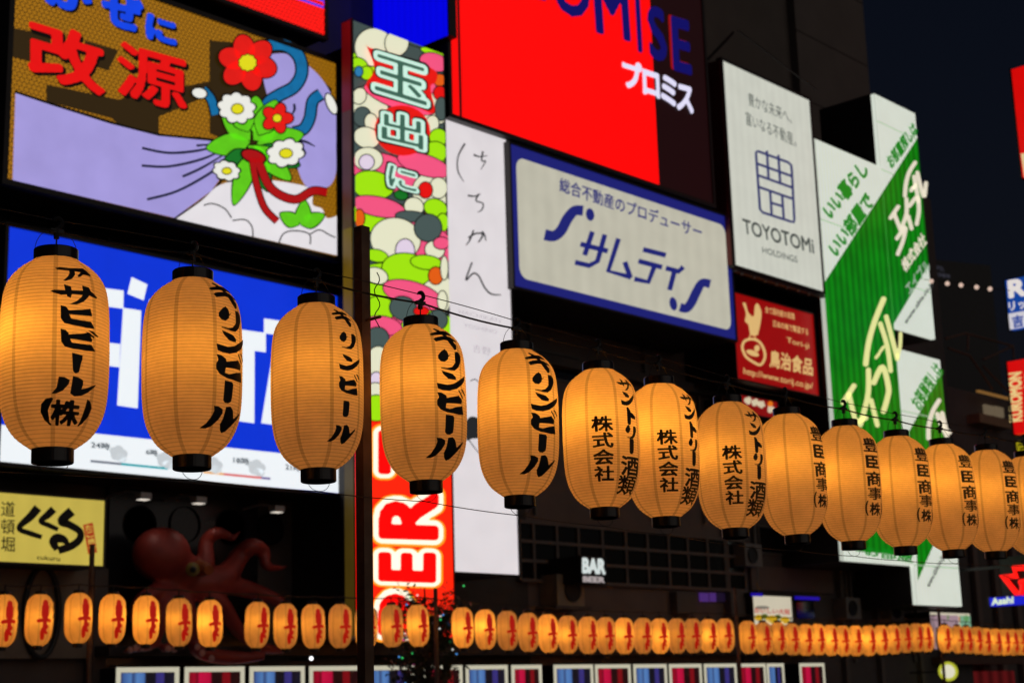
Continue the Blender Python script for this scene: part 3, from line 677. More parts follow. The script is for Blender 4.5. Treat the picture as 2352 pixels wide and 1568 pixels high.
for b_, p, q_, s_ in (('R', (205, -330), (440, -260), (215, -60)), ('O', (475, -280), (715, -215), (490, 75)), ('M', (735, -160), (955, -100), (760, 205)), ('I', (1000, -70), (1030, -62), (1022, 325)), ('S', (1075, 25), (1190, 55), (1095, 370)), ('E', (1228, 95), (1345, 130), (1245, 440))): f.text(b_, p, q_, s_, .03)
f.build('navy_lettering', NB, t)
f = PR(1)
f.text('E', (1212, 90), (1330, 125), (1230, 432), .03); f.build('red_letter_edge', glow((150, 10, 10)), t)
f = PR(2)
for b_, p, q_, s_ in (('プ', (920, 362), (1045, 400), (935, 545)), ('ロ', (1048, 430), (1155, 465), (1055, 588)), ('ミ', (1165, 462), (1265, 492), (1165, 645)), ('ス', (1265, 520), (1372, 550), (1265, 690))): f.text(b_, p, q_, s_, .045)
f.build('white_lettering', glow((226, 222, 250)), t)
# blue LED side screen facing left, left of it
XB = r[0] - .35
a = onX(T2(865, 245), XB); b = onX(T2(330, 440), XB)
t = thing('blue_side_screen', (XB, a.y, a.z), 'plain deep blue LED screen at the top left of the red screen', 'video screen')
MB().box(XB, XB + .3, a.y, max(b.y, a.y + 4), a.z, a.z + 9).build('housing', FRAME, t)
MB().box(XB - .02, XB - .004, a.y + .05, max(b.y, a.y + 4), a.z, a.z + 9).build('face', glow((4, 4, 232), 1, (1, .25, .14)), t)
# ---- cream board with blue rim
YS = 28.4
r = rect4(((1175, 328), (1677, 502), (1691, 783), (1182, 652)), YS)
t = signboard('blue_rim_sign', 'wide cream sign with rounded blue border and blue angular katakana logo', 'sign', r, YS, glow((26, 30, 112), 1, None, .05, True), .07)
ri = rect4(((1189, 358), (1668, 520), (1681, 758), (1194, 637)), YS)
def rrect(r, rad, Y, n=8):
    x0, x1, z0, z1 = r; P = []
    for cx_, cz_, a0 in ((x1 - rad, z1 - rad, 0), (x0 + rad, z1 - rad, 90), (x0 + rad, z0 + rad, 180), (x1 - rad, z0 + rad, 270)):
        for i in range(n + 1):
            a = math.radians(a0 + 90 * i / n); P.append((cx_ + rad * math.cos(a), Y, cz_ + rad * math.sin(a)))
    return P
P_ = rrect(ri, .32, YS + .034); mk('cream_panel', P_, [tuple(range(len(P_)))[::-1]], glow((188, 185, 168), 1, (0, .6, .05), .12, True), t)
SB = glow((28, 34, 112)); S2 = fr(2000, 850, 1.206)
f = Flat(YS + .028, Pf); f.text('総合不動産のプロデューサー', (530, 1108), (1424, 1412), (530, 1202), .02)
f.stroke([(678, 1322), (625, 1322), (580, 1372), (540, 1445), (495, 1480), (437, 1472)], [64, 62, 66, 66, 66, 70]); f.ell(722, 1346, 26, 40, -.15)
f.fr = S2
for pts in ([(388, 152), (520, 186)], [(446, 92), (408, 206)], [(506, 106), (470, 235), (430, 256), (362, 240)], [(572, 126), (522, 282), (632, 312)], [(602, 238), (630, 316)], [(690, 178), (800, 206)], [(668, 234), (782, 264)], [(746, 256), (716, 335), (648, 320)], [(800, 268), (862, 284), (884, 262)], [(842, 280), (818, 374)]): f.stroke(pts, 24, False)
f.stroke([(1014, 345), (975, 340), (948, 382), (922, 436), (898, 462), (868, 456)], [42, 40, 44, 44, 42, 42]); f.ell(836, 440, 18, 33, -.2)
f.build('blue_lettering', SB, t)
# ---- tall white board with the grid emblem
Qf = fr(2850, 180, 1.537); YQ = 28.2
r = rect4(((1661, 139), (1860, 230), (1893, 668), (1690, 610)), YQ)
t = signboard('white_board', 'tall pale board with a navy window-grid emblem above dark capitals', 'sign', r, YQ, glow((200, 202, 190), 1, (0, .42, .05), .1, True), .1, back=WALL)
MB().box(r[0] - .13, r[0] - .102, YQ + .05, YQ + 2.0, r[2], r[3]).build('red_side', matte('dark_red_side', (.2, .02, .02), .5), t)
f = Flat(YQ + .03, Qf); f.text('豊かな未来へ、', (216, 288), (482, 405), (222, 372), .006); f.text('富いなる不動産。', (200, 405), (510, 545), (207, 490), .006)
f.text('TOYOTOMi', (182, 1064), (618, 1192), (192, 1158), .022); f.text('HOLDINGS', (305, 1238), (520, 1300), (308, 1278), .012); f.build('dark_lettering', glow((58, 66, 62)), t)
f = Flat(YQ + .03, Qf)
for pts in ([(275, 652), (465, 722), (484, 740), (488, 775), (503, 1070), (500, 1090), (480, 1085), (310, 1030), (292, 1010), (267, 665), (275, 652)], [(334, 650), (345, 826)], [(405, 676), (416, 846)], [(270, 728), (485, 806)], [(276, 800), (488, 876)], [(282, 872), (493, 946)], [(354, 900), (364, 1040)], [(428, 924), (438, 1064)], [(360, 970), (432, 992)]): f.stroke(pts, 15, False)
f.build('grid_emblem', glow((34, 44, 100)), t)
for i in range(8):
    x = r[0] + (r[1] - r[0]) * (i + .5) / 8; MB().ball((x, YQ + .0, r[2] - .25), .05, 5).build('bulb', matte('unlit_bulb', (.35, .3, .28), .3), t)
mb = MB(); mb.box(r[0], r[1], YQ - .04, YQ + .12, r[2] - .22, r[2] - .16); mb.tube([(r[0] + .1, YQ - .6, r[3] + .9), (r[1], YQ - .3, r[3] + .3)], .03, 6); mb.tube([(r[0] - .2, YQ + .5, r[3] + .1), (r[0] + .3, YQ - .3, r[3] + 1.0)], .05, 6); mb.build('bracket', FRAME, t)
# ---- small red food sign
Gf = fr(2850, 1100, 2.614); YG = 28.9
r = rect4((Gf(222, 182), Gf(1055, 405), Gf(1125, 1255), Gf(260, 1080)), YG)
t = signboard('red_food_sign', 'square red sign with cream rooster mark and web address below the white board', 'sign', r, YG, glow((142, 4, 4), 1, None, .12, True), .05)
f = Flat(YG + .03, Gf); CRM = glow((216, 176, 112))
f.text('鳥治食品', (600, 775), (1052, 872), (596, 960), .03); f.text('http://www.torij.co.jp/', (325, 965), (1050, 1125), (325, 1052), .012)
f.text('全て国内産の若鶏', (548, 322), (858, 400), (550, 392), .015); f.text('日本の味で製造する', (635, 468), (1000, 560), (637, 540), .015); f.text('Tori-ji', (775, 645), (1008, 712), (778, 720), .01)
f.smoothpoly([(315, 290), (345, 295), (375, 390), (430, 430), (445, 320), (475, 300), (510, 380), (505, 480), (480, 600), (470, 625), (400, 625), (375, 520), (340, 480), (350, 400)])
f.stroke([(310, 760), (330, 695), (400, 668), (480, 690), (535, 770), (548, 860), (505, 935), (440, 915), (350, 850), (310, 760)], 26); f.stroke([(395, 620), (380, 680)], 10); f.stroke([(440, 620), (450, 670)], 10)
f.ell(465, 765, 28, 34, .2); f.ell(420, 815, 70, 28, .35); f.build('cream_lettering', CRM, t)
r = rect4((Gf(300, 1245), Gf(690, 1335), Gf(690, 1500), Gf(300, 1430)), YG + .6)
t = signboard('small_red_sign', 'small red sign half hidden behind lanterns under the red food sign', 'sign', r, YG + .6, glow((128, 6, 8), 1), .04)
f = Flat(YG + .63, Gf)
for i, (x, y) in enumerate(((370, 1310), (445, 1330), (510, 1350), (610, 1400))): f.ell(x, y, 30, 32, .2 + i, lobes=3 + i % 3, amp=.35)
f.build('cream_lettering', glow((206, 190, 160)), t)
f = Flat(YG + .62, Gf); f.ell(605, 1345, 26, 30); f.build('orange_mark', glow((220, 110, 20)), t)
# ---- green and white corner sign
A1 = fr(3200, 350, 1.568); A2 = fr(3300, 1350, 1.425); Dd = fr(2996, 850, 1.12); YA = 28.5
t = thing('green_white_sign', onY((2030, 1300), YA), 'tall stepped green and white sign with diagonal cream katakana', 'sign')
WST = glow((222, 230, 216), 1.08, (0, .21, .42), .08, True); GST = glow((8, 128, 14), 1, (0, .42, .5), .5, True, '', 1.1)
Lq = ((1870, 316), (2016, 380), (2108, 1298), (1939, 1287)); Uq = ((2002, 212), (2101, 258), (2152, 776), (2055, 754)); Lo = ((2068, 801), (2159, 826), (2214, 1392), (2110, 1387))
RA = [rect4(q_, YA) for q_ in (Lq, Uq, Lo)]
xs = (RA[0][1] + RA[1][0] + RA[2][0]) / 3
RA = [(RA[0][0], xs - .003, RA[0][2], RA[0][3]), (xs, RA[1][1], RA[1][2], RA[1][3]), (xs, RA[2][1], RA[2][2], RA[2][3])]
for q_, nm in zip(RA, ('left_panel', 'upper_panel', 'lower_panel')):
    MB().box(q_[0], q_[1], YA + .04, YA + .2, q_[2], q_[3]).build(nm, WST, t)
mb = MB()
for q_ in RA: mb.box(q_[0] - .02, q_[1] + .02, YA + .2, WALL, q_[2] - .03, q_[3] + .03)
mb.build('housing', FRAME, t)
AF = lambda l, fm=A1: Flat(YA + .036 - LAY * l, fm)
pxl = lambda X, y: None
f = AF(0)
f.poly([(160, 1218), (497, 690), (600, 1480), (600, 1600), (560, 1568), (150, 1300)][:3] + [(600, 1500)])
# left panel field in world coordinates: below the diagonal
d0 = onY(A1(160, 1218), YA); d1 = onY(A1(735, 325), YA); e0 = onY(A1(595, 1478), YA); e1 = onY(A1(812, 1112), YA)
def dz(x, a, b): return a.z + (b.z - a.z) * (x - a.x) / (b.x - a.x)
y_ = YA + .034
zb = onY(A2(300, 1060), YA).z
MB().add([(RA[0][0] + .02, y_, dz(RA[0][0] + .02, d0, d1)), (RA[0][1], y_, dz(RA[0][1], d0, d1)), (RA[0][1], y_, RA[0][2] + .35), (RA[0][0] + .8, y_, RA[0][2] + .35), (RA[0][0] + .8, y_, zb), (RA[0][0] + .02, y_, zb)], [(0, 5, 4, 3, 2, 1)]).build('green_field', GST, t)
MB().add([(RA[1][0], y_, dz(RA[1][0], d0, d1)), (RA[1][1], y_, dz(RA[1][1], d0, d1)), (RA[1][1], y_, dz(RA[1][1], e0, e1)), (RA[1][0], y_, dz(RA[1][0], e0, e1))], [(0, 3, 2, 1)]).build('green_field', GST, t)
f = AF(0, A2); f.poly([(478, 535), (664, 205), (690, 480), (652, 1090), (612, 1195), (528, 1385), (524, 1250)]); f.build('green_field', GST, t)
GT = glow((12, 128, 26)); CA = glow((226, 226, 150)); CB = glow((224, 216, 194))
f = AF(1)
for q_, zs in zip(RA, ((.2, .42, .66), (.12, .33, .8), (.25, .62, .85))):
    for k in zs:
        z_ = q_[3] + (q_[2] - q_[3]) * k; f.mb.box(q_[0] + .02, q_[1] - .02, YA + .0395 - .004, YA + .0395, z_ - .02, z_ + .02)
f.build('seam', glow((150, 178, 146)), t)
f = AF(2); f.text('いい暮らし', (128, 745), (372, 440), (196, 842), .055); f.text('いい部屋で', (165, 985), (405, 640), (232, 1080), .05); f.text('お部屋探しは', (535, 440), (702, 205), (578, 520), .05)
f.fr = A2; f.text('お部屋探しは', (478, 355), (618, 128), (545, 425), .04); f.text('お部屋', (225, 1180), (500, 1225), (228, 1240), .03); f.build('green_lettering', GT, t)
f = AF(2, fr(3280, 1040, .9277))
for pts, w_ in (([(236, 145), (202, 230), (180, 310), (170, 385)], 20), ([(224, 236), (250, 320), (262, 410)], 17), ([(246, 210), (270, 300), (287, 366)], 17), ([(287, 362), (297, 320), (299, 272)], 13), ([(208, 362), (220, 346)], 11), ([(224, 338), (236, 322)], 11), ([(200, 454), (232, 396), (254, 470), (250, 512), (236, 560)], 20), ([(180, 408), (178, 500), (150, 610)], 19), ([(190, 520), (213, 612)], 17), ([(86, 528), (126, 466)], 19), ([(108, 500), (130, 592)], 18), ([(112, 610), (170, 585)], 18)):
    f.stroke(pts, w_, True, True)
f.build('large_cream_lettering', CA, t)
f = AF(2)
for pts in ([(722, 472), (686, 530), (666, 600), (658, 678)], [(568, 818), (616, 748)], [(590, 790), (636, 905)], [(608, 946), (656, 878)], [(668, 700), (668, 790), (642, 870)], [(680, 810), (700, 884)], [(688, 742), (734, 690), (746, 770), (732, 856)], [(698, 645), (706, 632)], [(714, 628), (722, 615)], [(716, 560), (744, 712)], [(736, 535), (776, 684), (790, 600)], [(664, 885), (645, 965), (614, 1044)]): f.stroke(pts, 25, True, True)
f.text('株式会社', (630, 1092), (768, 900), (662, 1168), .04); f.fr = A2
for pts in ([(650, 358), (614, 420), (592, 500), (590, 572)], [(640, 435), (665, 500), (695, 560)], [(668, 430), (690, 520), (710, 540)]): f.stroke(pts, 25, True, True)
f.build('cream_lettering', CB, t)
f = AF(2); f.text('エイブル', (650, 1238), (785, 1066), (690, 1305), .03); f.build('grey_lettering', glow((150, 170, 150)), t)
f = AF(2); f.text('www.able.co.jp', (650, 1462), (822, 1206), (672, 1496), .03); f.fr = A2; f.text('www.able.co.jp', (575, 1405), (660, 1230), (602, 1432), .03); f.build('web_lettering', glow((50, 54, 50)), t)
# ---- yellow brush sign lower left
YU = 29.6
r = rect4((c1(-200, 148), c1(780, 222), c1(762, 706), c1(-200, 660)), YU)
t = signboard('yellow_brush_sign', 'yellow sign with thick black brush characters and a red stamp, lower left', 'sign', r, YU, glow((192, 172, 74), 1, (0, .5, .05), .12, True), .05)
U = lambda l=0: Flat(YU + .032 - LAY * l, c1)
f = U()
f.stroke([(280, 275), (225, 340), (140, 425), (225, 465), (308, 492)], [64, 60, 40, 40, 34]); f.stroke([(396, 285), (350, 330), (300, 375), (360, 405), (428, 436)], [56, 54, 36, 38, 32])
f.stroke([(530, 300), (455, 372), (510, 400), (588, 450), (585, 510), (520, 560), (430, 590)], [72, 66, 56, 50, 54, 56, 56]); f.stroke([(420, 585), (395, 530), (420, 500), (470, 510), (500, 545)], [40, 66, 70, 56, 30])
for ch, y in (('道', 225), ('頓', 355), ('堀', 485)): f.text(ch, (10, y), (112, y + 6), (6, y + 112), .01)
f.text('cukuru', (272, 622), (442, 636), (272, 656), .02); f.build('black_lettering', BLACK, t)
f = U(1); f.poly([(612, 402), (684, 384), (716, 604), (650, 618)]); f.build('red_stamp', glow((160, 56, 20)), t)
f = U(2)
for ch, k in (('た', 0), ('こ', 1), ('焼', 2), ('き', 3)): f.text(ch, (624 + k * 9, 408 + k * 50), (678 + k * 9, 396 + k * 50), (632 + k * 9, 448 + k * 50), .02)
f.build('stamp_lettering', glow((192, 172, 74)), t)
# ---- 2F letters and dim banner by the octopus
t = thing('floor_sign', onY(C2(425, 660), WALL - .35), 'dim pale figure two and letter F on dark wall right of the octopus', 'sign')
p0 = rect4((C2(370, 410), C2(480, 415), C2(480, 690), C2(370, 685)), WALL - .3)
MB().box(p0[0], p0[1], WALL - .3, WALL - .01, p0[2], p0[3]).build('plate', CONC3, t)
f = Flat(WALL - .31, C2); f.text('2', (395, 432), (456, 436), (395, 518), .04); f.text('F', (392, 580), (448, 584), (392, 668), .04); f.build('lettering', glow((74, 66, 52)), t)
p0 = rect4((C2(470, 455), C2(655, 470), C2(655, 1000), C2(470, 990)), WALL - .4)
t = thing('cloth_banner', (p0[0], WALL - .4, p0[2]), 'dark navy hanging cloth banner with faint gold characters beside the vertical sign', 'banner')
mb = MB(); n_ = 14
for i in range(n_ + 1):
    x = p0[0] + (p0[1] - p0[0]) * i / n_; yy = WALL - .4 + .02 * math.sin(i * 1.3)
    mb.v += [Vector((x, yy, p0[2])), Vector((x, yy, p0[3]))]
mb.f = [[2 * i, 2 * i + 2, 2 * i + 3, 2 * i + 1] for i in range(n_)]
mb.build('cloth', matte('navy_cloth', (.03, .035, .12), .9), t); MB().tube([(p0[0] - .1, WALL - .4, p0[3] + .02), (p0[1] + .1, WALL - .4, p0[3] + .02)], .02, 8).build('rod', WIRE, t)
MB().tube([(p0[0], WALL - .4, p0[3] + .02), (p0[0], WALL, p0[3] + .02)], .015, 6).build('bracket', WIRE, t)
f = Flat(WALL - .43, C2)
for ch, y in (('く', 520), ('ハ', 660), ('キ', 770), ('ノ', 920)): f.text(ch, (515, y), (620, y + 8), (515, y + 90))
f.build('gold_lettering', glow((58, 44, 30)), t)
# ---- little BAR sign
r = rect4((c3(680, 512), c3(886, 520), c3(886, 735), c3(680, 722)), 29.6)
t = signboard('bar_sign', 'tiny lit white BAR sign on the glazed dark facade', 'sign', r, 29.6, matte('bar_sign_black', (.01, .01, .01), .5), .03)
f = Flat(29.63, c3); f.text('BAR', (686, 516), (882, 528), (686, 650), .06); f.build('lettering', glow((206, 216, 214)), t)
f = Flat(29.63, c3); f.text('BEER', (692, 672), (876, 682), (692, 722), .05); f.build('small_lettering', glow((170, 160, 160)), t)
# ---- air conditioner
p = onY(c3(575, 925), 30.4); w_ = 1.05
t = thing('air_conditioner', p, 'beige outdoor air conditioner unit with round fan under the BAR sign', 'air conditioner')
MB().box(p.x - .6, p.x + .6, 30.3, WALL - .02, p.z, p.z + .9).build('casing', matte('ac_beige', (.32, .27, .2), .6), t)
q = MB().lathe([(.0, 0), (.3, 0), (.34, .015), (.34, .04)], 32); mk('fan_grille', [Vector((v.x, -v.z + 30.29, v.y)) + Vector((p.x + .05, 0, p.z + .45)) for v in q.v], [f_[::-1] for f_ in q.f], RUBBER, t)
MB().box(p.x - .8, p.x + .8, 30.2, WALL, p.z - .1, p.z - .004).build('shelf', CONC3, t)
# ---- lit menu posters over the far lantern row
def poster(name, label, fm, q_, Y, art_):
    r = rect4([fm(*a) for a in q_], Y); t = signboard(name, label, 'poster', r, Y, glow((196, 188, 166), 1, None, .08), .03, back=WALL + 1)
    for nm, c, kind, data in art_:
        f = Flat(Y + .034 - LAY * .5 * (1 + len(nm) % 3), fm)
        for d in data:
            if kind == 'e': f.ell(*d)
            elif kind == 'p': f.poly(d)
            else: f.text(*d)
        f.build(nm, glow(c), t)
    return t
poster('food_poster', 'lit food poster with red text above yellow dishes, over the far lanterns', d4, ((35, 835), (360, 845), (372, 1090), (45, 1080)), 30.4,
       [('red_lettering', (176, 70, 60), 't', [('おいしい大阪', (45, 935), (345, 950), (45, 980), .03)]),
        ('yellow_dish', (190, 150, 20), 'e', [(80, 1020, 34, 26), (190, 1035, 50, 34), (300, 1040, 40, 30)]),
        ('green_garnish', (84, 92, 20), 'e', [(130, 1010, 30, 22), (240, 1015, 28, 20)]),
        ('white_plate', (220, 214, 190), 'e', [(150, 1060, 40, 20), (260, 1065, 30, 16)]),
        ('grey_arch', (120, 116, 104), 'e', [(110, 935, 60, 14)])])
for x0_, x1_ in ((35, 115), (400, 590)):
    rr = rect4((d4(x0_, 808 + x0_ * .07), d4(x1_, 812 + x1_ * .07), d4(x1_, 838 + x1_ * .07), d4(x0_, 832 + x0_ * .07)), 30.35)
    t = thing('blue_tube_light', (rr[0], 30.35, rr[2]), 'short blue strip light %s the lit food poster' % ('just above the left corner of' if x0_ == 35 else 'to the right of'), 'strip light', 'blue strip lights')
    MB().box(rr[0], rr[1], 30.35, 30.45, rr[2], rr[3]).build('tube', glow((26, 10, 150)), t); MB().box(rr[0] - .03, rr[1] + .03, 30.455, 31.1, rr[2] - .02, rr[3] + .02).build('bracket', FRAME, t)
poster('fruit_poster', 'small pale pink poster with fruit pictures under the green sign', d4, ((1512, 975), (1852, 985), (1860, 1110), (1520, 1100)), 29.8,
       [('pink_ground', (156, 130, 140), 'p', [[(1514, 995), (1745, 1003), (1752, 1108), (1520, 1100)]]), ('mint_ground', (116, 160, 130), 'p', [[(1760, 1003), (1853, 1006), (1858, 1108), (1765, 1108)]]),
        ('green_fruit', (70, 120, 40), 'e', [(1662, 1020, 8, 22), (1815, 1025, 22, 26)]), ('yellow_fruit', (200, 170, 40), 'e', [(1712, 1035, 10, 18), (1832, 1090, 24, 20)]), ('orange_fruit', (180, 80, 40), 'e', [(1760, 1030, 9, 22)])])
# ---- lit shop displays along the bottom edge
BST = striped('blue_stripe_display', [(0, (36, 44, 92)), (.05, (60, 92, 150)), (.18, (78, 120, 176)), (.22, (44, 62, 110)), (.3, (82, 126, 184)), (.42, (70, 108, 170)), (.46, (12, 12, 22)), (.63, (14, 14, 26)), (.66, (48, 42, 110)), (.78, (52, 46, 120)), (.82, (14, 13, 26)), (1, (20, 20, 40))])
RST = striped('red_stripe_display', [(0, (120, 4, 26)), (.1, (150, 4, 36)), (.16, (104, 2, 24)), (.2, (190, 12, 62)), (.4, (176, 8, 54)), (.44, (32, 4, 8)), (.62, (26, 5, 8)), (.66, (116, 6, 18)), (.78, (120, 8, 18)), (.82, (26, 4, 8)), (1, (36, 5, 10))])
DW = glow((190, 186, 164), 1, None, .06)
panes = [(268, 412, 'b'), (425, 562, 'r'), (574, 700, 'b'), (711, 832, 'r'), (844, 952, 'b'), (975, 1062, 'r'), (1070, 1166, 'b'), (1175, 1244, 'r'), (1272, 1362, 'b'), (1367, 1448, 'r'), (1455, 1531, 'b'), (1537, 1611, 'r'), (1617, 1691, 'b'), (1697, 1758, 'r'), (1761, 1800, 'b'), (1836, 1893, 'r')]
ords = ['first', 'second', 'third', 'fourth', 'fifth', 'sixth', 'seventh', 'eighth']
cnt = {'b': 0, 'r': 0}; YW = 30.0
for x0_, x1_, c in panes:
    a = onY((x0_, 1533 - x0_ * .006), YW); b = onY((x1_, 1533 - x1_ * .006), YW)
    i = cnt[c]; cnt[c] += 1; zt = a.z * .5 + b.z * .5
    where = '%s from left in the bottom row' % ords[i] if not (c == 'r' and i == 7) else 'last and separate at right end of the bottom row'
    t = thing('display_window', ((a.x + b.x) / 2, YW, zt - 2.0), 'lit %s striped window display in white frame, %s' % ('blue' if c == 'b' else 'crimson', where), 'window display', 'striped window displays along the bottom')
    w_ = b.x - a.x; e_ = .11
    q_ = (a.x, b.x, zt - 2, zt); mb = rim(MB(), (a.x + e_, b.x - e_, zt - 2 + e_, zt - e_), YW, e_, YW + .015); mb.build('frame', DW, t)
    MB().box(a.x + e_ + .01, b.x - e_ - .01, YW + .004, YW + .014, zt - 1.88, zt - e_ - .01).build('striped_panel', BST if c == 'b' else RST, t)
    MB().box(a.x + .01, b.x - .01, YW + .016, WALL, zt - 2, zt - .01).build('backing', RUBBER, t)
# shop fascia over the displays
fa = onY((250, 1505), 30.1); fb = onY((1900, 1502), 30.1)
t = thing('shop_fascia', (fa.x, 30.1, fa.z), 'long dark fascia beam above the striped window displays', 'fascia')
MB().box(fa.x, fb.x, 30.1, WALL, fa.z, fa.z + .22).build('beam', matte('dark_fascia', (.03, .022, .02), .5), t)
# ---- signs at the right edge
def side_sign(name, label, pts, Xp, mat, deep=.35, cat='sign'):
    """projecting board facing left; pts = left top, left bottom pixel, right top pixel"""
    a, b = onX(pts[0], Xp), onX(pts[1], Xp); y0 = a.y - 2.6; z0, z1 = b.z, a.z
    t = thing(name, (Xp, a.y, z0), label, cat)
    MB().box(Xp, Xp + deep, y0, a.y, z0, z1).build('face', mat, t)
    mb = MB(); mb.box(Xp - .02, Xp + deep, a.y + .003, a.y + .08, z0 - .05, z1 + .05); mb.box(Xp + .08, Xp + .26, y0 - .22, y0 - .003, 0, z1 + .1); mb.build('post', FRAME, t)
    return t
class Side(Flat):
    def __init__(s, X, fm): Flat.__init__(s, 0, fm); s.X = X
    def raw(s, vs, fs): s.mb.add([onX(s.fr(*v), s.X) for v in vs], fs); return s
Z4 = fr(2800, 0, 1.568)
t = side_sign('red_cream_sign', 'red sign with cream lower end cut by the right edge near the sky', (Z4(1952, 437), Z4(2034, 1110)), 58, glow((206, 8, 6), 1, None, .15, True))
f = Side(57.985, Z4); f.poly([(2012, 965), (2070, 958), (2085, 1100), (2034, 1112)]); f.build('cream_panel', glow((214, 190, 140)), t)
t = side_sign('blue_letter_sign', 'blue sign with large white R above katakana at the right edge', (HF(592, 317), HF(620, 680)), 60, glow((8, 62, 150), 1, None, .08, True))
f = Side(59.985, HF); f.poly([(611, 562), (800, 530), (815, 645), (622, 680)]); f.build('white_panel', glow((200, 196, 204)), t)
f = Side(59.97, HF); f.text('R', (604, 315), (742, 292), (616, 452), .05); f.text('リッ', (614, 478), (740, 452), (622, 545), .03); f.build('white_lettering', glow((222, 214, 210)), t)
f = Side(59.97, HF); f.text('吉', (638, 578), (722, 564), (648, 670), .05); f.build('blue_lettering', glow((40, 70, 150)), t)
t = side_sign('red_market_sign', 'red sign with cream vertical capitals at the right edge, above yellow light', (HF(606, 917), HF(660, 1450)), 60, glow((206, 6, 8), 1, None, .1, True))
f = Side(59.985, HF); f.text('KUROMON', (622, 1365), (614, 1000), (722, 1352), .05); f.text('市場', (730, 1130), (735, 1000), (790, 1125), .05); f.build('cream_lettering', glow((226, 196, 130)), t)
t = side_sign('yellow_edge_sign', 'small yellow sign with dark marks at right edge under the red market sign', (HF(672, 1505), HF(680, 1600)), 61, glow((150, 140, 20), 1, None, .2))
f = Side(60.985, HF); f.stroke([(690, 1530), (735, 1520)], 14); f.stroke([(700, 1560), (735, 1550)], 14); f.build('dark_mark', BLACK, t)
# neon zigzag and blue beer sign
Xn = 56
t = thing('neon_zigzag_sign', onX(d5(1200, 600), Xn), 'red neon zigzag outline sign at the right edge above the blue beer sign', 'neon sign')
mb = MB()
for d_ in (0, 17, 34):
    mb.tube([onX(d5(*q_), Xn) for q_ in ((1250 + 1.3 * d_, 612), (1085 + 2.1 * d_, 405 + d_), (1240 + d_, 395 + d_), (1215 + d_, 312 + d_), (1420, 298 + d_))], .045, 6)
mb.build('neon_tube', glow((255, 24, 18), 1.3), t)
mb = MB(); mb.tube([onX(q_, Xn - .1) for q_ in (d5(1290, 482), d5(1330, 476), d5(1400, 470))], .11, 8); mb.tube([onX(q_, Xn - .1) for q_ in (d5(1322, 500), d5(1324, 560), d5(1306, 612))], .11, 8); mb.build('neon_mark', glow((255, 20, 16), 1.1), t)
a = onX(d5(1090, 300), Xn + .2); b = onX(d5(1090, 625), Xn + .2); MB().box(Xn + .1, Xn + .3, a.y - 4, a.y, b.z, a.z + .3).build('backboard', RUBBER, t)
MB().box(Xn + .15, Xn + .25, a.y, WALL + 1, a.z - .1, a.z).build('bracket', FRAME, t)
t = side_sign('blue_beer_sign', 'small bright blue beer sign under the red neon zigzag', (d5(965, 648), d5(968, 738)), 56, glow((16, 24, 190), 1.1))
f = Side(55.98, d5); f.text('Asahi', (985, 650), (1225, 625), (988, 730), .05); f.build('white_lettering', glow((210, 226, 196)), t)
# round green sign low right
p = onY(d5(520, 1440), 29.4)
t = thing('round_sign', p, 'small round pale sign with lime rim at bottom right beside red curtain', 'sign')
nd = (EYE - p); nd.z = 0; nd.normalize(); nx = Vector((nd.y, -nd.x, 0))
for nm, rr, yy, c in (('rim', .36, 0, (176, 180, 50)), ('face', .25, .03, (220, 216, 190))):
    q = MB().lathe([(0, 0), (rr * .97, 0), (rr, -.02), (rr, -.12)], 32); mk(nm, [p + nx * v.x + nd * (v.z + yy) + Vector((0, 0, v.y)) for v in q.v], q.f, glow(c), t)
MB().tube([p - nd * .1, Vector((p.x, WALL + .9, p.z))], .03, 6).build('bracket', FRAME, t)
# bright little lamp above the displays
p = far(C2(452, 1385), 40); p = onY(C2(452, 1385), 30.2)
t = thing('spot_lamp', p, 'tiny dazzling white lamp above the red and blue window displays', 'lamp')
MB().ball(p, .045, 8).build('bulb', glow((255, 255, 255), 2.5, None, 0, True), t); MB().tube([p + Vector((0, .08, 0)), Vector((p.x, WALL, p.z))], .03, 6).build('bracket', FRAME, t)
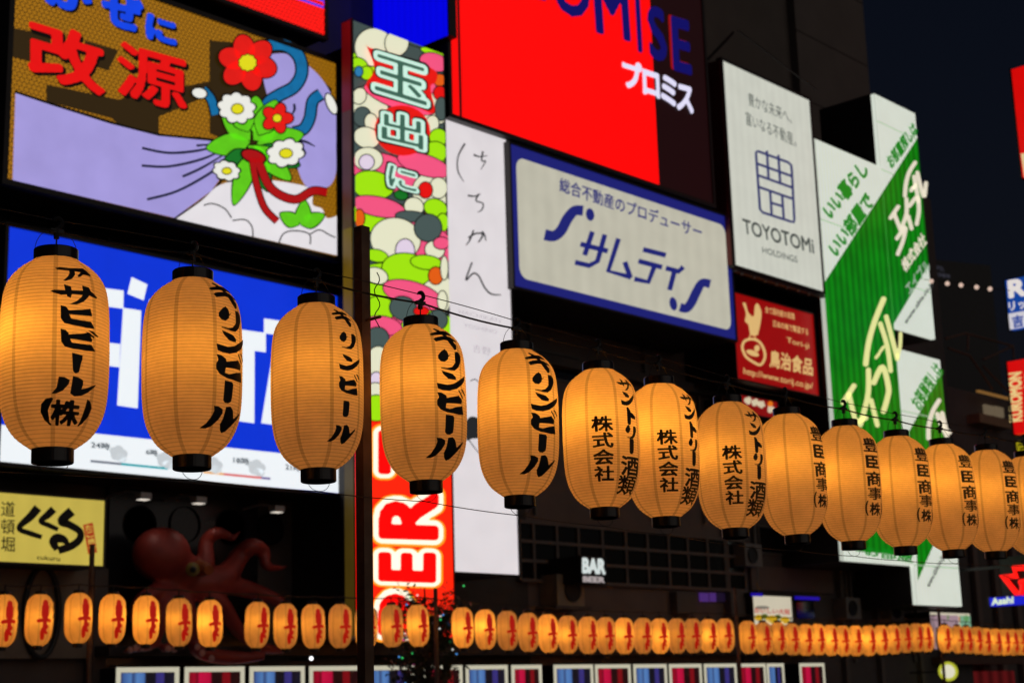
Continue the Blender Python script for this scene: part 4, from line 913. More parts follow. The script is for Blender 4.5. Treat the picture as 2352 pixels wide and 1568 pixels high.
# ================================================================== OCTOPUS AND ITS LAMPS
OC = 29.9
def op(x, y, dy=0.0): return onY(c1(x, y), OC + dy)
t = thing('octopus_sculpture', op(1400, 1000), 'giant dark red octopus sculpture on the black wall under the blue screen', 'sculpture')
U1 = 32.5 / F * .5742 / 1.843                     # metres per zoom pixel there
mb = MB()
mb.ball(op(1190, 620), 255 * U1, 16, (1, .75, .86)); mb.ball(op(1330, 760), 190 * U1, 12, (1, .8, 1))
for path, rad in (([(1400, 800), (1510, 700), (1520, 530), (1600, 460), (1690, 490), (1720, 500), (1785, 432)], [110, 80, 62, 52, 36, 24, 6]),
                  ([(1400, 820), (1650, 780), (1760, 640), (1850, 560), (1940, 600), (1960, 700), (2060, 720), (2130, 700)], [120, 100, 84, 72, 62, 40, 26, 10]),
                  ([(1350, 850), (1600, 830), (1900, 900), (2100, 1000), (2180, 1160)], [120, 90, 70, 50, 30]),
                  ([(1300, 850), (1200, 1050), (1120, 1260), (1030, 1300), (905, 1340)], [110, 80, 56, 40, 14]),
                  ([(1320, 880), (1380, 1080), (1430, 1260), (1480, 1340), (1700, 1380), (1950, 1370)], [110, 80, 60, 56, 60, 30]),
                  ([(1250, 850), (1050, 950), (980, 1060), (1010, 1150)], [90, 60, 40, 14]),
                  ([(1340, 880), (1300, 1100), (1270, 1280), (1200, 1310), (1320, 1316)], [90, 60, 40, 30, 12]),
                  ([(1360, 860), (1600, 960), (1760, 1180), (1930, 1300), (2100, 1330)], [100, 80, 60, 50, 24])):
    P3 = catmull([tuple(op(x, y, -.15 * (i % 2) - .04 * i)) + (r_ * U1,) for i, ((x, y), r_) in enumerate(zip(path, rad))], 7)
    mb.tube([p_[:3] for p_ in P3], [p_[3] for p_ in P3], 12)
o = mb.build('body', None, None); md = o.modifiers.new('remesh', 'REMESH'); md.mode = 'VOXEL'; md.voxel_size = .045; sm = o.modifiers.new('smooth', 'SMOOTH'); sm.iterations = 6
dg = bpy.context.evaluated_depsgraph_get(); me = bpy.data.meshes.new_from_object(o.evaluated_get(dg)); vv = [v.co.copy() for v in me.vertices]; ff = [tuple(p_.vertices) for p_ in me.polygons]
bpy.data.objects.remove(o); bpy.data.meshes.remove(me)
mk('body', vv, ff, matte('octopus_red', (.3, .035, .025), .5, 0, .5, 2.2, bump=.35), t, True)
MB().ball(op(1420, 730, -.75), .16, 10).build('eye', matte('octopus_eye', (.3, .22, .05), .2), t); MB().ball(op(1424, 730, -.87), .07, 8).build('pupil', BLACK, t)
pm = [op(1470, 720, -.5), op(1520, 725, -.75), op(1540, 735, -.95)]
MB().tube(pm, [.2, .15, .11], 12).build('siphon', matte('octopus_orange', (.4, .1, .03), .4), t)
mb = MB()
for (x, y, d) in ((960, 1322, -.4), (1000, 1306, -.45), (1045, 1300, -.4), (1240, 1312, -.5), (1285, 1316, -.5), (1455, 1300, -.6), (1490, 1345, -.6), (1560, 1385, -.6)): MB().ball(op(x, y, d), .075, 6, (1, .6, 1)).build('sucker', matte('sucker_pink', (.6, .3, .26), .3), t)
MB().tube([op(1250, 700), Vector((op(1250, 700).x, WALL - .1, op(1250, 700).z))], .12, 8).build('mount', FRAME, t)
for i, (x, y) in enumerate(((1060, 190), (1468, 220), (2045, 285))):
    p = onY(c1(x, y), 29.6)
    t = thing('arm_spotlight', p, '%s grey arm spotlight above the octopus under the blue screen' % ('left', 'middle', 'right')[i], 'spotlight', 'arm spotlights above the octopus')
    MB().box(p.x - .14, p.x + .14, 29.5, 29.75, p.z - .07, p.z + .07).build('head', matte('lamp_grey', (.45, .45, .46), .5), t)
    MB().tube([(p.x - .0, 29.7, p.z + .07), (p.x - .05, 30.2, p.z + .16), (p.x - .1, WALL - .1, p.z + .1)], .025, 6).build('arm', matte('lamp_grey', (.45, .45, .46), .5), t)
    L = bpy.data.lights.new('spot_beam', 'SPOT'); L.energy = (4.5, 6, 2.5)[i]; L.spot_size = math.radians(100); L.spot_blend = .8; L.color = (1, .86, .74); L.shadow_soft_size = .06
    lo = bpy.data.objects.new('spot_beam', L); COL.objects.link(lo); lo.parent = t; lo.location = (0, -.35, -.09); lo.rotation_euler = (math.radians(14), 0, 0)
    MB().box(p.x - .11, p.x + .11, 29.52, 29.72, p.z - .085, p.z - .072).build('lens', glow((230, 220, 205), 1), t)
# ================================================================== LANTERNS
RP, HP = .231, .83
PROF = [(0, .41), (.02, .5), (.04, .61), (.07, .73), (.1, .82), (.14, .9), (.2, .955), (.3, .99), (.42, 1), (.55, 1), (.68, .985), (.77, .95), (.84, .885), (.9, .78), (.94, .67), (.97, .54), (1, .385)]
def prof(t_):
    t_ = min(1, max(0, t_))
    for i in range(len(PROF) - 1):
        if t_ <= PROF[i + 1][0]:
            a = PROF[max(i - 1, 0)]; b = PROF[i]; c = PROF[i + 1]; d = PROF[min(i + 2, len(PROF) - 1)]
            h = c[0] - b[0]; u = (t_ - b[0]) / h
            m1 = (c[1] - a[1]) / (c[0] - a[0]) * h; m2 = (d[1] - b[1]) / (d[0] - b[0]) * h
            return (2 * u ** 3 - 3 * u * u + 1) * b[1] + (u ** 3 - 2 * u * u + u) * m1 + (-2 * u ** 3 + 3 * u * u) * c[1] + (u ** 3 - u * u) * m2
    return PROF[-1][1]
def rad_at(z): return RP * prof(.5 - z / HP)
HOOPS = 54
def paper_material(name, trans, glowk, ribs=True, seamw=.075):
    mt, t, b = newmat(name); t.nodes.remove(b)
    tc, sp = coords(t)
    ang = math_(t, 'ARCTAN2', sp.outputs[1], sp.outputs[0])
    s8 = math_(t, 'ABSOLUTE', math_(t, 'SUBTRACT', math_(t, 'FRACT', math_(t, 'MULTIPLY', ang, 8 / (2 * math.pi))), .5))
    rxy = math_(t, 'SQRT', math_(t, 'ADD', math_(t, 'MULTIPLY', sp.outputs[0], sp.outputs[0]), math_(t, 'MULTIPLY', sp.outputs[1], sp.outputs[1])))
    # overlap strips keep their width in metres: compare arc length with half the strip
    arc = math_(t, 'MULTIPLY', math_(t, 'MULTIPLY', s8, 2 * math.pi / 8), rxy)
    seam = N(t, 'ShaderNodeMapRange'); seam.interpolation_type = 'SMOOTHSTEP'; t.links.new(arc, seam.inputs[0]); seam.inputs[1].default_value = .0075; seam.inputs[2].default_value = .0105; seam.inputs[3].default_value = .7; seam.inputs[4].default_value = 1
    fac = seam.outputs[0]
    if ribs:
        zf = math_(t, 'ABSOLUTE', math_(t, 'SUBTRACT', math_(t, 'FRACT', math_(t, 'MULTIPLY_ADD', sp.outputs[2], HOOPS / HP, .5)), .5))
        hp = N(t, 'ShaderNodeMapRange'); t.links.new(zf, hp.inputs[0]); hp.inputs[1].default_value = .04; hp.inputs[2].default_value = .15; hp.inputs[3].default_value = .66; hp.inputs[4].default_value = 1
        fac = math_(t, 'MULTIPLY', fac, hp.outputs[0])
    nz = N(t, 'ShaderNodeTexNoise'); nz.inputs['Scale'].default_value = 7; nz.inputs['Detail'].default_value = 5; t.links.new(tc.outputs['Object'], nz.inputs['Vector'])
    oi = N(t, 'ShaderNodeObjectInfo')
    nz2 = N(t, 'ShaderNodeTexNoise'); nz2.inputs['Scale'].default_value = 38; nz2.inputs['Detail'].default_value = 4; t.links.new(tc.outputs['Object'], nz2.inputs['Vector'])
    fac = math_(t, 'MULTIPLY', math_(t, 'MULTIPLY', fac, ramp01(t, nz.outputs[0], .8, 1.18)), ramp01(t, nz2.outputs[0], .9, 1.1))
    def scaled(c):
        v = N(t, 'ShaderNodeVectorMath', operation='SCALE'); v.inputs[0].default_value = c; t.links.new(fac, v.inputs['Scale']); return v.outputs[0]
    tr = N(t, 'ShaderNodeBsdfTranslucent'); t.links.new(scaled(trans), tr.inputs[0])
    df = N(t, 'ShaderNodeBsdfDiffuse'); t.links.new(scaled((.55, .34, .22)), df.inputs[0])
    mx = N(t, 'ShaderNodeMixShader'); mx.inputs[0].default_value = .45; t.links.new(tr.outputs[0], mx.inputs[1]); t.links.new(df.outputs[0], mx.inputs[2])
    em = N(t, 'ShaderNodeEmission'); t.links.new(scaled(glowk), em.inputs[0]); em.inputs[1].default_value = 1  # even paper glow added for scattered bulb light and sign light
    ad = N(t, 'ShaderNodeAddShader'); t.links.new(mx.outputs[0], ad.inputs[0]); t.links.new(em.outputs[0], ad.inputs[1])
    t.links.new(ad.outputs[0], t.nodes['Material Output'].inputs[0]); mt.cycles.emission_sampling = 'NONE'
    return mt
PAPER = paper_material('lantern_paper', (.9, .8, .62), (.088, .034, .01))
PAPERS = paper_material('small_lantern_paper', (.9, .8, .62), (.1, .036, .006), False)
def paper_mesh(hoops, seg, per):
    P = []; k = hoops * per
    for i in range(k + 1):
        t_ = i / k; z = HP * (.5 - t_); sc = -.0022 * (abs(math.cos(math.pi * t_ * hoops)) ** 3) if per > 1 else 0
        P.append((max(.05, rad_at(z) + sc), z))
    mb = MB().lathe(P[::-1], seg)
    for v in mb.v:                                   # slight sag and unevenness of the paper
        a = math.atan2(v.y, v.x); e = 1 + .004 * math.sin(3 * a + 1.3 + 4 * v.z) + .004 * math.sin(2 * a - 6 * v.z); v.x *= e; v.y *= e
    return mb
# -------- brush strokes of the kana, in a unit square (x right, y up), width per point
KANA = {
 'ア': [([(.02, .9), (.45, .93), (.95, .88)], [.06, .14, .15]), ([(.94, .9), (.84, .68), (.6, .5)], [.14, .13, .05]), ([(.52, .72), (.48, .42), (.16, .02)], [.1, .17, .05])],
 'サ': [([(0, .6), (.5, .66), (1, .6)], [.06, .14, .16]), ([(.3, .97), (.34, .7), (.33, .36)], [.13, .14, .12]), ([(.74, 1), (.72, .55), (.36, 0)], [.15, .16, .04])],
 'ヒ': [([(.14, 1), (.1, .5), (.14, .2), (.5, .14), (.96, .04)], [.15, .17, .18, .16, .17]), ([(.92, .84), (.7, .74), (.2, .58)], [.15, .16, .08])],
 'ビ': [([(.12, .98), (.08, .5), (.12, .2), (.48, .14), (.92, .03)], [.15, .17, .18, .16, .17]), ([(.82, .72), (.62, .66), (.2, .56)], [.15, .15, .08]), ([(.7, .98), (.86, .82)], [.05, .11]), ([(.88, 1.04), (1.04, .88)], [.05, .11])],
 'ー': [([(.45, 1), (.53, .85), (.52, .4), (.48, 0)], [.1, .24, .2, .16])],
 'ル': [([(.36, .94), (.34, .6), (.02, .04)], [.18, .19, .05]), ([(.62, 1), (.62, .5), (.6, .14), (.74, .16), (1.02, .52)], [.15, .19, .22, .17, .05])],
 'キ': [([(.08, .66), (.45, .8), (.86, .84)], [.07, .14, .12]), ([(.0, .42), (.5, .5), (.96, .56)], [.07, .14, .12]), ([(.36, 1), (.5, .6), (.7, .02)], [.1, .16, .15])],
 'リ': [([(.24, .98), (.16, .78), (.3, .56), (.4, .64)], [.05, .2, .19, .04]), ([(.8, .98), (.84, .6), (.7, .24), (.3, .02)], [.12, .17, .15, .04])],
 'ン': [([(.08, .98), (.3, .78), (.48, .66)], [.07, .17, .15]), ([(.04, .3), (.3, .16), (.68, .3), (1.02, .74)], [.14, .2, .18, .04])],
 'ト': [([(.34, 1), (.42, .7), (.4, 0)], [.1, .17, .15]), ([(.42, .68), (.62, .56), (.88, .42)], [.1, .16, .12])],
}
def unwrap(table, c0, c1, R, yt, yb, mid):
    """brush shapes as seen on a round lantern -> (arc metres from angle mid, height metres), per character"""
    out = {}
    for ch, polys in table:
        Q = []
        for P in polys:
            q_ = []
            for x, y in P:
                u = max(-.99, min(.99, (x - c0 - (c1 - c0) * (y - yt) / (yb - yt)) / R)); a = math.asin(u)
                q_.append(((a - math.radians(mid)) * RP, HP * (.5 - (y - .19 * R * (1 - math.cos(a)) - yt) / (yb - yt))))
            Q.append(q_)
        out.setdefault(ch, []).append(Q)
    return out
BRUSH_B = [
 ('キ', [[(508, 185), (530, 170), (640, 150), (720, 155), (752, 188), (748, 208), (700, 196), (620, 190), (530, 197)], [(540, 232), (560, 218), (640, 205), (720, 215), (768, 262), (760, 270), (720, 255), (640, 245), (560, 258)], [(573, 125), (600, 117), (640, 138), (680, 190), (720, 240), (750, 300), (745, 335), (725, 342), (700, 300), (670, 240), (640, 185), (600, 150)]]),
 ('リ', [[(632, 330), (655, 355), (662, 390), (655, 425), (625, 448), (590, 440), (568, 415), (570, 385), (600, 350)], [(655, 395), (685, 378), (660, 405)], [(722, 358), (750, 360), (772, 390), (770, 440), (745, 500), (710, 530), (670, 525), (590, 505), (592, 497), (650, 505), (690, 495), (718, 460), (735, 410)]]),
 ('ン', [[(592, 525), (640, 540), (690, 560), (718, 590), (716, 612), (690, 610), (650, 600), (610, 560)], [(550, 632), (580, 640), (640, 655), (700, 645), (750, 615), (798, 580), (795, 620), (770, 660), (720, 695), (660, 708), (600, 700), (560, 685)]]),
 ('ビ', [[(552, 716), (590, 722), (630, 750), (640, 790), (628, 830), (625, 860), (660, 870), (720, 855), (770, 850), (778, 930), (740, 925), (640, 900), (580, 870), (552, 830), (550, 790), (568, 760)], [(632, 772), (680, 765), (740, 755), (768, 800), (762, 832), (720, 825), (630, 818)], [(735, 710), (745, 705), (778, 780), (770, 785)], [(760, 697), (775, 700), (796, 755), (790, 765)]]),
 ('ー', [[(625, 918), (650, 922), (690, 930), (700, 950), (695, 1050), (690, 1080), (665, 1095), (635, 1090), (620, 1070), (630, 1030), (640, 980), (635, 940)]]),
 ('ル', [[(548, 1115), (590, 1120), (625, 1140), (628, 1170), (600, 1220), (550, 1265), (500, 1282), (445, 1280), (500, 1245), (540, 1190), (555, 1150)], [(652, 1122), (690, 1118), (715, 1145), (715, 1180), (700, 1215), (690, 1235), (730, 1220), (790, 1165), (788, 1190), (750, 1250), (700, 1305), (665, 1315), (640, 1290), (625, 1250), (640, 1210), (660, 1170)]])]
BRUSH_A = [
 ('ア', [[(335, 330), (370, 322), (440, 328), (545, 322), (575, 365), (572, 377), (520, 370), (500, 385), (485, 390), (480, 380), (510, 355), (480, 350), (400, 345), (350, 342)], [(432, 340), (470, 345), (465, 375), (440, 405), (400, 420), (385, 418), (415, 390), (430, 365)]]),
 ('サ', [[(305, 488), (330, 480), (390, 482), (440, 480), (550, 478), (585, 515), (580, 527), (545, 510), (440, 505), (370, 512), (330, 500)], [(388, 442), (430, 455), (435, 500), (425, 530), (405, 520), (395, 485)], [(500, 445), (540, 455), (550, 480), (530, 520), (500, 550), (460, 570), (415, 570), (460, 548), (500, 510), (512, 480)]]),
 ('ヒ', [[(365, 578), (395, 585), (410, 605), (408, 640), (425, 660), (480, 668), (540, 675), (560, 718), (510, 715), (430, 700), (385, 690), (365, 660), (372, 620)], [(405, 610), (500, 600), (540, 592), (548, 640), (500, 638), (405, 632)]]),
 ('ビ', [[(362, 725), (392, 732), (408, 750), (405, 790), (425, 810), (480, 815), (540, 820), (560, 862), (500, 858), (430, 848), (385, 835), (365, 805), (370, 765)], [(404, 760), (480, 752), (525, 745), (545, 790), (540, 802), (490, 795), (404, 785)], [(505, 738), (530, 745), (558, 770), (555, 780), (530, 765)], [(520, 728), (550, 735), (582, 765), (575, 772), (545, 750)]]),
 ('ー', [[(425, 872), (460, 880), (487, 888), (485, 915), (470, 940), (465, 990), (445, 1000), (430, 985), (435, 930), (435, 895)]]),
 ('ル', [[(348, 1020), (380, 1022), (412, 1040), (405, 1065), (370, 1105), (330, 1122), (305, 1122), (335, 1085), (355, 1050)], [(430, 1015), (460, 1022), (490, 1040), (490, 1070), (480, 1095), (520, 1085), (567, 1065), (555, 1085), (520, 1115), (480, 1135), (440, 1138), (415, 1120), (425, 1085), (435, 1050)]]),
 ('(', [[(305, 1145), (315, 1152), (275, 1185), (260, 1225), (275, 1275), (303, 1300), (290, 1305), (250, 1275), (232, 1230), (240, 1185), (270, 1152)]]), (')', [[(520, 1155), (540, 1170), (555, 1210), (545, 1260), (520, 1300), (495, 1315), (492, 1305), (515, 1280), (528, 1240), (525, 1190)]])]
UA = unwrap(BRUSH_A, 347, 310, 332, 208, 1412, 22); UB = unwrap(BRUSH_B, 420, 447, 388, 45, 1446, 39)
def unit(Q):
    P = [p for q_ in Q for p in q_]; x0 = min(p[0] for p in P); x1 = max(p[0] for p in P); y0 = min(p[1] for p in P); y1 = max(p[1] for p in P)
    return [[((x - x0) / (x1 - x0), (y - y0) / (y1 - y0)) for x, y in q_] for q_ in Q]
TRACED = {ch: unit(UB[ch][0]) for ch in UB}; TRACED['サ'] = unit(UA['サ'][0])
def rows_of(U, sx=1.0, sz=1.0, about=True):
    """traced characters as ready polygons; sx, sz shrink each about its own middle"""
    out = []
    for ch in U:
        for Q in U[ch]:
            P = [p for q_ in Q for p in q_]; cx_ = (min(p[0] for p in P) + max(p[0] for p in P)) / 2; cz_ = (min(p[1] for p in P) + max(p[1] for p in P)) / 2
            out += [('poly', [((x - cx_) * sx + cx_ * .9 if sx != 1 else x, (z - cz_) * sz + cz_) for x, z in q_]) for q_ in Q]
    return out
def char2d(ch, bold=.035, w_=1.0, h_=1.0):
    """character in a unit box; brush strokes keep their thickness whatever the box's proportions"""
    if ch in TRACED:
        vs = []; fs = []
        for q_ in TRACED[ch]:
            n_ = len(vs); vs += q_; fs.append(tuple(range(n_, n_ + len(q_))))
        return vs, fs
    if ch in KANA:
        vs = []; fs = []; k = math.sqrt(w_ * h_) * (1.72 if ch != 'ー' else 1.55)
        for pts, ws in KANA[ch]:
            v, f_ = strip2d([((.07 + .86 * x) * w_, (.1 + .8 * y) * h_) for x, y in pts], [w * k for w in ws], True, True); n_ = len(vs); vs += [(a / w_, b / h_) for a, b in v]; fs += [tuple(i + n_ for i in q_) for q_ in f_]
        return vs, fs
    return glyphs(ch, bold)
def column(items):
    """items: (char, a_center_m, half_width_m, z_top, z_bottom[, bold]) laid on the paper at local angle -90 deg; returns bmesh-cut faces"""
    bm = bmesh.new()
    for it in items:
        if it[0] == 'poly':
            try: bm.faces.new([bm.verts.new((x, 0, z)) for x, z in it[1]])
            except ValueError: pass
            continue
        ch, ac, hw, zt, zb = it[:5]; vs, fs = char2d(ch, it[5] if len(it) > 5 else .035, 2 * hw, zt - zb)
        bv = [bm.verts.new((ac + (u - .5) * 2 * hw, 0, zb + (zt - zb) * v)) for u, v in vs]
        for f_ in fs:
            try: bm.faces.new([bv[i] for i in f_])
            except ValueError: pass
    bmesh.ops.triangulate(bm, faces=[f_ for f_ in bm.faces if len(f_.verts) > 4])
    def cut(lo, hi, st, ax):
        q_ = lo
        while q_ < hi:
            co = (q_, 0, 0) if ax == 0 else (0, 0, q_); no = (1, 0, 0) if ax == 0 else (0, 0, 1)
            bmesh.ops.bisect_plane(bm, geom=bm.verts[:] + bm.edges[:] + bm.faces[:], plane_co=co, plane_no=no, dist=1e-6); q_ += st
    cut(-.3, .3, .02, 0); cut(-.42, .42, .02, 2)
    out = []
    for v in bm.verts:
        z = v.co.z; R_ = rad_at(z) + .0035; a = v.co.x / RP
        out.append((R_ * math.sin(a), -R_ * math.cos(a), z))
    bm.verts.index_update(); faces = [tuple(v.index for v in f_.verts) for f_ in bm.faces]; bm.free()
    return out, faces
def zpx(y, top, bot): return HP * (.5 - (y - top) / (bot - top))
def layout(rows, top, bot, k):
    """rows: (char, centre offset px, half width px, y0, y1)"""
    return [(r_[0], r_[1] * k, r_[2] * k, zpx(r_[3], top, bot), zpx(r_[4], top, bot)) + tuple(r_[5:]) for r_ in rows]
kA = HP / 1038
TEXT_A = rows_of(UA) + [('株', -math.asin(.0) + (math.asin((397 - 318) / 332) - math.radians(22)) * RP, .07, zpx(1156, 208, 1412), zpx(1306, 208, 1412), .04)]
kB = HP / 821
TEXT_B = rows_of(UB)
TEXT_B2 = rows_of(UB, .68, .78)
kC = HP / 691; CW = -math.radians(45) * RP / kC
TEXT_C = layout([('サ', 0, 60, 815, 878), ('ン', 4, 52, 884, 956), ('ト', 4, 50, 962, 1048), ('リ', 8, 40, 1050, 1118), ('ー', 6, 17, 1118, 1194), ('酒', 2, 66, 1204, 1300, .028), ('類', -6, 70, 1298, 1388, .022),
                 ('株', CW, 54, 1010, 1088, .03), ('式', CW, 52, 1092, 1168, .03), ('会', CW, 52, 1174, 1250, .03), ('社', CW, 52, 1254, 1328, .03)], 747, 1438, kC)
TEXT_D = layout([('豊', 0, 52, 1014, 1082, .022), ('臣', 0, 46, 1098, 1158, .045), ('商', 0, 52, 1172, 1242, .03), ('事', 0, 50, 1246, 1306, .018), ('(', -56, 10, 1308, 1378, .02), ('株', -2, 40, 1316, 1376, .03), (')', 48, 10, 1316, 1388, .02)], 945, 1483, HP / 538)
def lantern_proto(name, label, paper_m, hoops, seg, per, lettering, hook=True):
    root = thing(name, (0, 0, 0), label, 'lantern')
    pb = paper_mesh(hoops, seg, per); pap = pb.build('paper_shade', paper_m, root, True, True)
    h = HP / 2; rt, rb = .095, .088; n_ = 40 if hook else 20
    top = MB().lathe([(.05, h - .012), (rt - .004, h - .012), (rt, h - .008), (rt, h + .046), (rt - .004, h + .05), (rt - .012, h + .05), (rt - .012, h + .004), (.05, h + .004)], n_); cap = top.build('top_ring', LACQUER, root, False, True)
    bot = MB().lathe([(0, -h - .02), (rb - .012, -h - .02), (rb - .012, -h - .056), (rb - .004, -h - .06), (rb, -h - .056), (rb, -h + .006), (rb - .004, -h + .01), (.03, -h + .01)], n_); bcap = bot.build('bottom_ring', LACQUER, root, False, True)
    for m_, (vs, fs) in lettering: mk(m_[0], vs, fs, m_[1], pap, False, True)
    if hook:
        mb = MB(); arcp = [(rt * 1.02 * math.cos(a), 0, h + .03 + .115 * math.sin(a)) for a in [math.pi * i / 14 for i in range(15)]]
        mb.tube(arcp, .0016, 5); mb.tube([(0, 0, h - .1), (0, .002, h + .06), (.002, 0, h + .13)], .0035, 6); mb.build('bail_wire', WIRE, cap, False, True)
        mb = MB(); mb.box(-.03, .03, -.011, .011, h + .125, h + .143); mb.tube([(0, 0, h + .1), (0, 0, h + .15)], .013, 8)
        mb.tube([(.004 + .02 * math.cos(a), 0, h + .172 + .022 * math.sin(a)) for a in [-1.6 + 4.4 * i / 12 for i in range(13)]], [.011] * 9 + [.009, .008, .006, .004], 6); mb.build('lamp_holder', RUBBER, root, False, True)
        mb = MB(); mb.tube([(rb * .8 * math.cos(a), 0, -h - .055 - .05 * math.sin(a)) for a in [math.pi * i / 10 for i in range(11)]], .0016, 5); mb.build('lower_bail', WIRE, bcap, False, True)
    return root
def copy_tree(o, parent=None):
    c = o.copy(); COL.objects.link(c)
    if parent: c.parent = parent
    for ch in list(o.children): copy_tree(ch, c)
    return c
def add_bulb(root, energy, off, color=(1, .385, .03), soft=.05):
    L = bpy.data.lights.new('bulb', 'POINT'); L.energy = energy; L.color = color; L.shadow_soft_size = soft
    o = bpy.data.objects.new('bulb', L); COL.objects.link(o); o.parent = root; o.location = off; return o
INKL = matte('brush_ink', (.008, .007, .007), .6)
YL = 5.95
protos = {k: None for k in 'ABbCD'}
texts = {'A': TEXT_A, 'B': TEXT_B, 'b': TEXT_B2, 'C': TEXT_C, 'D': TEXT_D}
meshes = {k: column(v) for k, v in texts.items()}
# x, y, kind, text angle, bulb offset (x towards picture right, z), bulb power, label
LAN = [(125, 813, 'A', 22, (-.075, .03), 1.05, 'huge leftmost paper lantern, its katakana column ending in a bracketed kanji'),
       (442, 845, 'B', 48, (0, .0), .8, 'second near lantern from left, bold katakana curving round its right side'),
       (729, 889, 'b', 40, (0, .03), .85, 'near lantern left of the rusty post, with small thin katakana'),
       (972.6, 926.7, 'B', 39, (.0, .05), 1.1, 'near lantern right of the rusty post, in front of the vertical video sign'),
       (1190.3, 972, 'B', 39, (0, .05), 1.25, 'near lantern with bold katakana hanging before the white calligraphy sign'),
       (1381.3, 1008, 'C', 47, (-.03, .06), 1.2, 'leftmost of three near lanterns with two columns of characters'),
       (1521.7, 1035, 'C', 53, (-.03, .08), 1.3, 'middle of three near lanterns with two columns of characters'),
       (1680, 1069.5, 'C', 47, (-.05, .02), .95, 'rightmost of three near lanterns with two columns, below the red food sign'),
       (1819, 1090, 'D', 60, (-.02, .04), 1.1, 'leftmost near lantern with the five-sign kanji column, below the white board'),
       (1950, 1110.5, 'D', 51, (-.06, .02), 1.0, 'near lantern with kanji column hanging over left foot of the green sign'),
       (2069, 1128.5, 'D', 52, (-.03, .03), 1.05, 'near lantern with kanji column hanging before the middle of the green sign'),
       (2176, 1141.7, 'D', 49, (-.02, .06), 1.2, 'near lantern with kanji column before the right edge of the green sign'),
       (2275.6, 1150, 'D', 50, (-.03, .03), 1.05, 'last near lantern fully in view before the right edge'),
       (2366, 1160, 'D', 50, (0, .03), 1.0, 'sliver of a near lantern cut off by the right edge')]
lpos = []
base = None
for i, (x, y, kind, ang, bo, pw, lab) in enumerate(LAN):
    p = onY((x, y), YL); lpos.append(p)
    if protos[kind] is None:
        if base is None:
            root = lantern_proto('paper_lantern', lab, PAPER, HOOPS, 96, 4, []); base = root
        else: root = copy_tree(base); [bpy.data.objects.remove(c) for c in list(root.children_recursive) if c.name.startswith(('brush_lettering', 'bulb'))]
        mk('brush_lettering', *meshes[kind], INKL, [c for c in root.children if c.name.startswith('paper_shade')][0], False, True); protos[kind] = root
    else:
        root = copy_tree(protos[kind]); [bpy.data.objects.remove(c) for c in list(root.children) if c.type == 'LIGHT']
    tagit(root, lab, 'lantern', 'big lanterns in the near row')
    view = math.atan2(p.x, p.y)                   # heading from the camera to it
    root.location = p; rz = -view + math.radians(ang); root.rotation_euler = (math.radians(random.uniform(-1, 1)), math.radians(random.uniform(-1.2, 1.2)), rz)
    d = Vector((math.cos(view) * bo[0] - math.sin(view) * .035, -math.sin(view) * bo[0] - math.cos(view) * .035, 0)); d.rotate(Matrix.Rotation(-rz, 3, 'Z'))
    add_bulb(root, 2.75 * pw * random.uniform(.88, 1.1), (d.x, d.y, bo[1] + .05))
# cables of the near row
h = HP / 2
left = lpos[0] - (lpos[1] - lpos[0]) * 1.1
def swag(a, b, sag, n_=8): return [a.lerp(b, i / n_) - Vector((0, 0, sag * 4 * (i / n_) * (1 - i / n_))) for i in range(n_ + 1)]
chain = [left + Vector((0, 0, .02))] + lpos + [lpos[-1] + (lpos[-1] - lpos[-2]) * 1.5]
up = Vector((0, 0, h + .134)); P_ = []
for a, b in zip(chain, chain[1:]): P_ += swag(a + up, b + up, .012)[:-1]
t = thing('power_cable', P_[0], 'black cable linking the lamp holders of the big near lanterns', 'cable'); MB().tube(P_, .0055, 6).build('cable', RUBBER, t)
P_ = []; up = Vector((0, .012, h + .185))
for a, b in zip(chain, chain[1:]): P_ += swag(a + up, b + up, -.004)[:-1]
t = thing('support_wire', P_[0], 'thin wire running just above the lantern cable from the rusty post', 'wire'); MB().tube(P_, .0028, 5).build('strand', WIRE, t)
P_ = []; dn = Vector((0, 0, -h - .105))
for a, b in zip(chain, chain[1:]): P_ += swag(a + dn, b + dn, .006)[:-1]
t = thing('lower_wire', P_[0], 'thin wire tied under the bottoms of the big near lanterns', 'wire'); MB().tube(P_, .0026, 5).build('strand', WIRE, t)
# rusty post
pt = onY((831, 522), YL + .16); hw = .03
t = thing('steel_post', (pt.x, pt.y, 0), 'rusty square steel post between the third and fourth near lanterns', 'post')
mb = MB().box(pt.x - hw, pt.x + hw, pt.y - hw, pt.y + hw, .012, pt.z); mb.build('shaft', STEEL, t); MB().box(pt.x - .1, pt.x + .1, pt.y - .1, pt.y + .1, 0, .012).build('base_plate', STEEL, t)
MB().tube([pt + Vector((.06 + .02 * math.sin(i * .9), -.05, -.25 - i * .02)) for i in range(16)], .003, 5).build('wire_coil', WIRE, t)
MB().tube([(pt.x, pt.y - hw - .11, pt.z - .52), (pt.x, pt.y - hw, pt.z - .52)], .008, 6).build('hook', STEEL, t)
